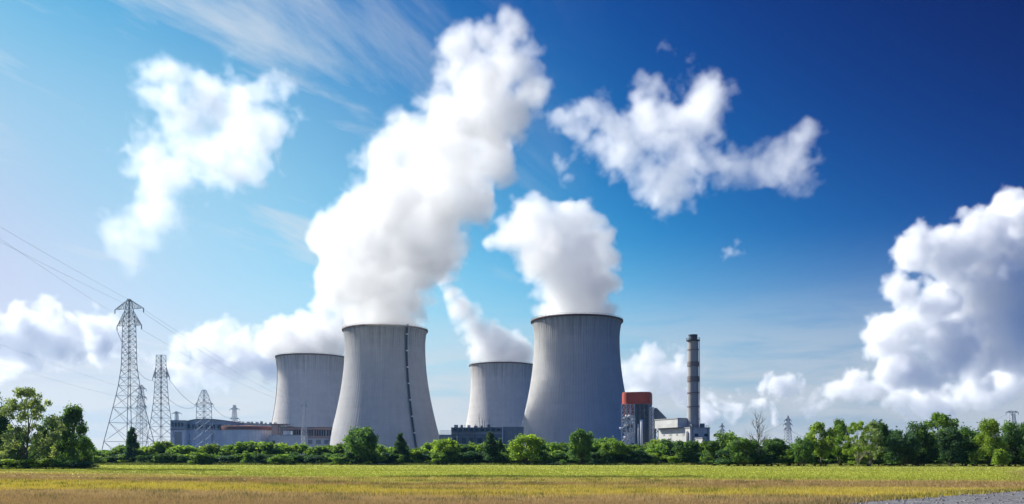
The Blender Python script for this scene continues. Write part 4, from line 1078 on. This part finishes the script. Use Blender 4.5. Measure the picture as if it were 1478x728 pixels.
vapour('cloud', [(1078, 565, 9), (1100, 559, 12), (1125, 556, 13), (1150, 552, 9)], 3600, 1.6, M_CLOUD, 'small flat cloud right of the chimney', CG, 'cloud', edge=9, warp=9, cell=16, gain=.66, rough=(.35, .95), shrink=.98, seed=18)
vapour('cloud', [(1020, 590, 14), (1050, 585, 15), (1085, 590, 14), (1120, 598, 12)], 3700, 2.0, M_CLOUD, 'faint low cloud over the bare tree', CG, 'cloud', edge=9, warp=9, cell=16, gain=.66, rough=(.35, .95), shrink=.98, seed=19)
vapour('cloud', [(-10, 470, 40), (30, 462, 30), (70, 458, 28), (90, 475, 34), (45, 490, 40), (0, 505, 34), (85, 502, 30), (120, 500, 24)], 3400, 2.2, M_CLOUD, 'heaped white cloud at the left edge, left of the tallest pylon', CG, 'cloud', edge=7, warp=6, gain=.64, rough=(.3, .8), seed=20, core=35)
vapour('cloud', [(128, 468, 24), (150, 465, 20), (172, 480, 24), (140, 495, 28), (175, 505, 24), (205, 520, 16), (225, 525, 14)], 3700, 2.2, M_CLOUD, 'white cloud directly behind the tallest pylon', CG, 'cloud', edge=7, warp=6, gain=.64, rough=(.3, .8), seed=21, core=25)
vapour('cloud', [(262, 510, 24), (290, 492, 30), (312, 478, 22), (330, 488, 26), (305, 515, 34), (345, 510, 30), (378, 505, 26), (400, 500, 24), (270, 540, 26), (330, 540, 28), (380, 535, 26), (240, 530, 18)], 3500, 2.2, M_CLOUD, 'bright heaped cloud between the pylons and the rear left tower', CG, 'cloud', edge=7, warp=6, gain=.64, rough=(.3, .8), seed=22, fade=([480, 540, 580], [1, .9, .15]), core=30)

dg = bpy.context.evaluated_depsgraph_get()
for tmp, name, label, cat, group, dens, lo, vox, mat in CORES:
    me = bpy.data.meshes.new_from_object(tmp.evaluated_get(dg)); me.name = name
    me.materials.clear(); me.materials.append(M_CORE if cat == 'steam' else M_CORE2)
    me.polygons.foreach_set('use_smooth', [True]*len(me.polygons))
    bpy.data.objects.remove(tmp)
    o = tag(link(bpy.data.objects.new(name, me)), label, cat, group)
    volume_object('vapour', dens, lo, vox, mat, o)

# ---------------------------------------------------------------- the air itself
m_haze = bpy.data.materials.new('haze'); m_haze.use_nodes = True
n_ = m_haze.node_tree.nodes; n_.remove(n_['Principled BSDF'])
pv = n_.new('ShaderNodeVolumePrincipled'); pv.inputs['Density'].default_value = HAZE; pv.inputs['Color'].default_value = (.24, .58, 1, 1); pv.inputs['Anisotropy'].default_value = .4
m_haze.node_tree.links.new(pv.outputs[0], n_['Material Output'].inputs['Volume'])
tag(MB().box((-4100, -350, -1), (4100, 2650, 455)).build('haze', m_haze), kind='stuff')
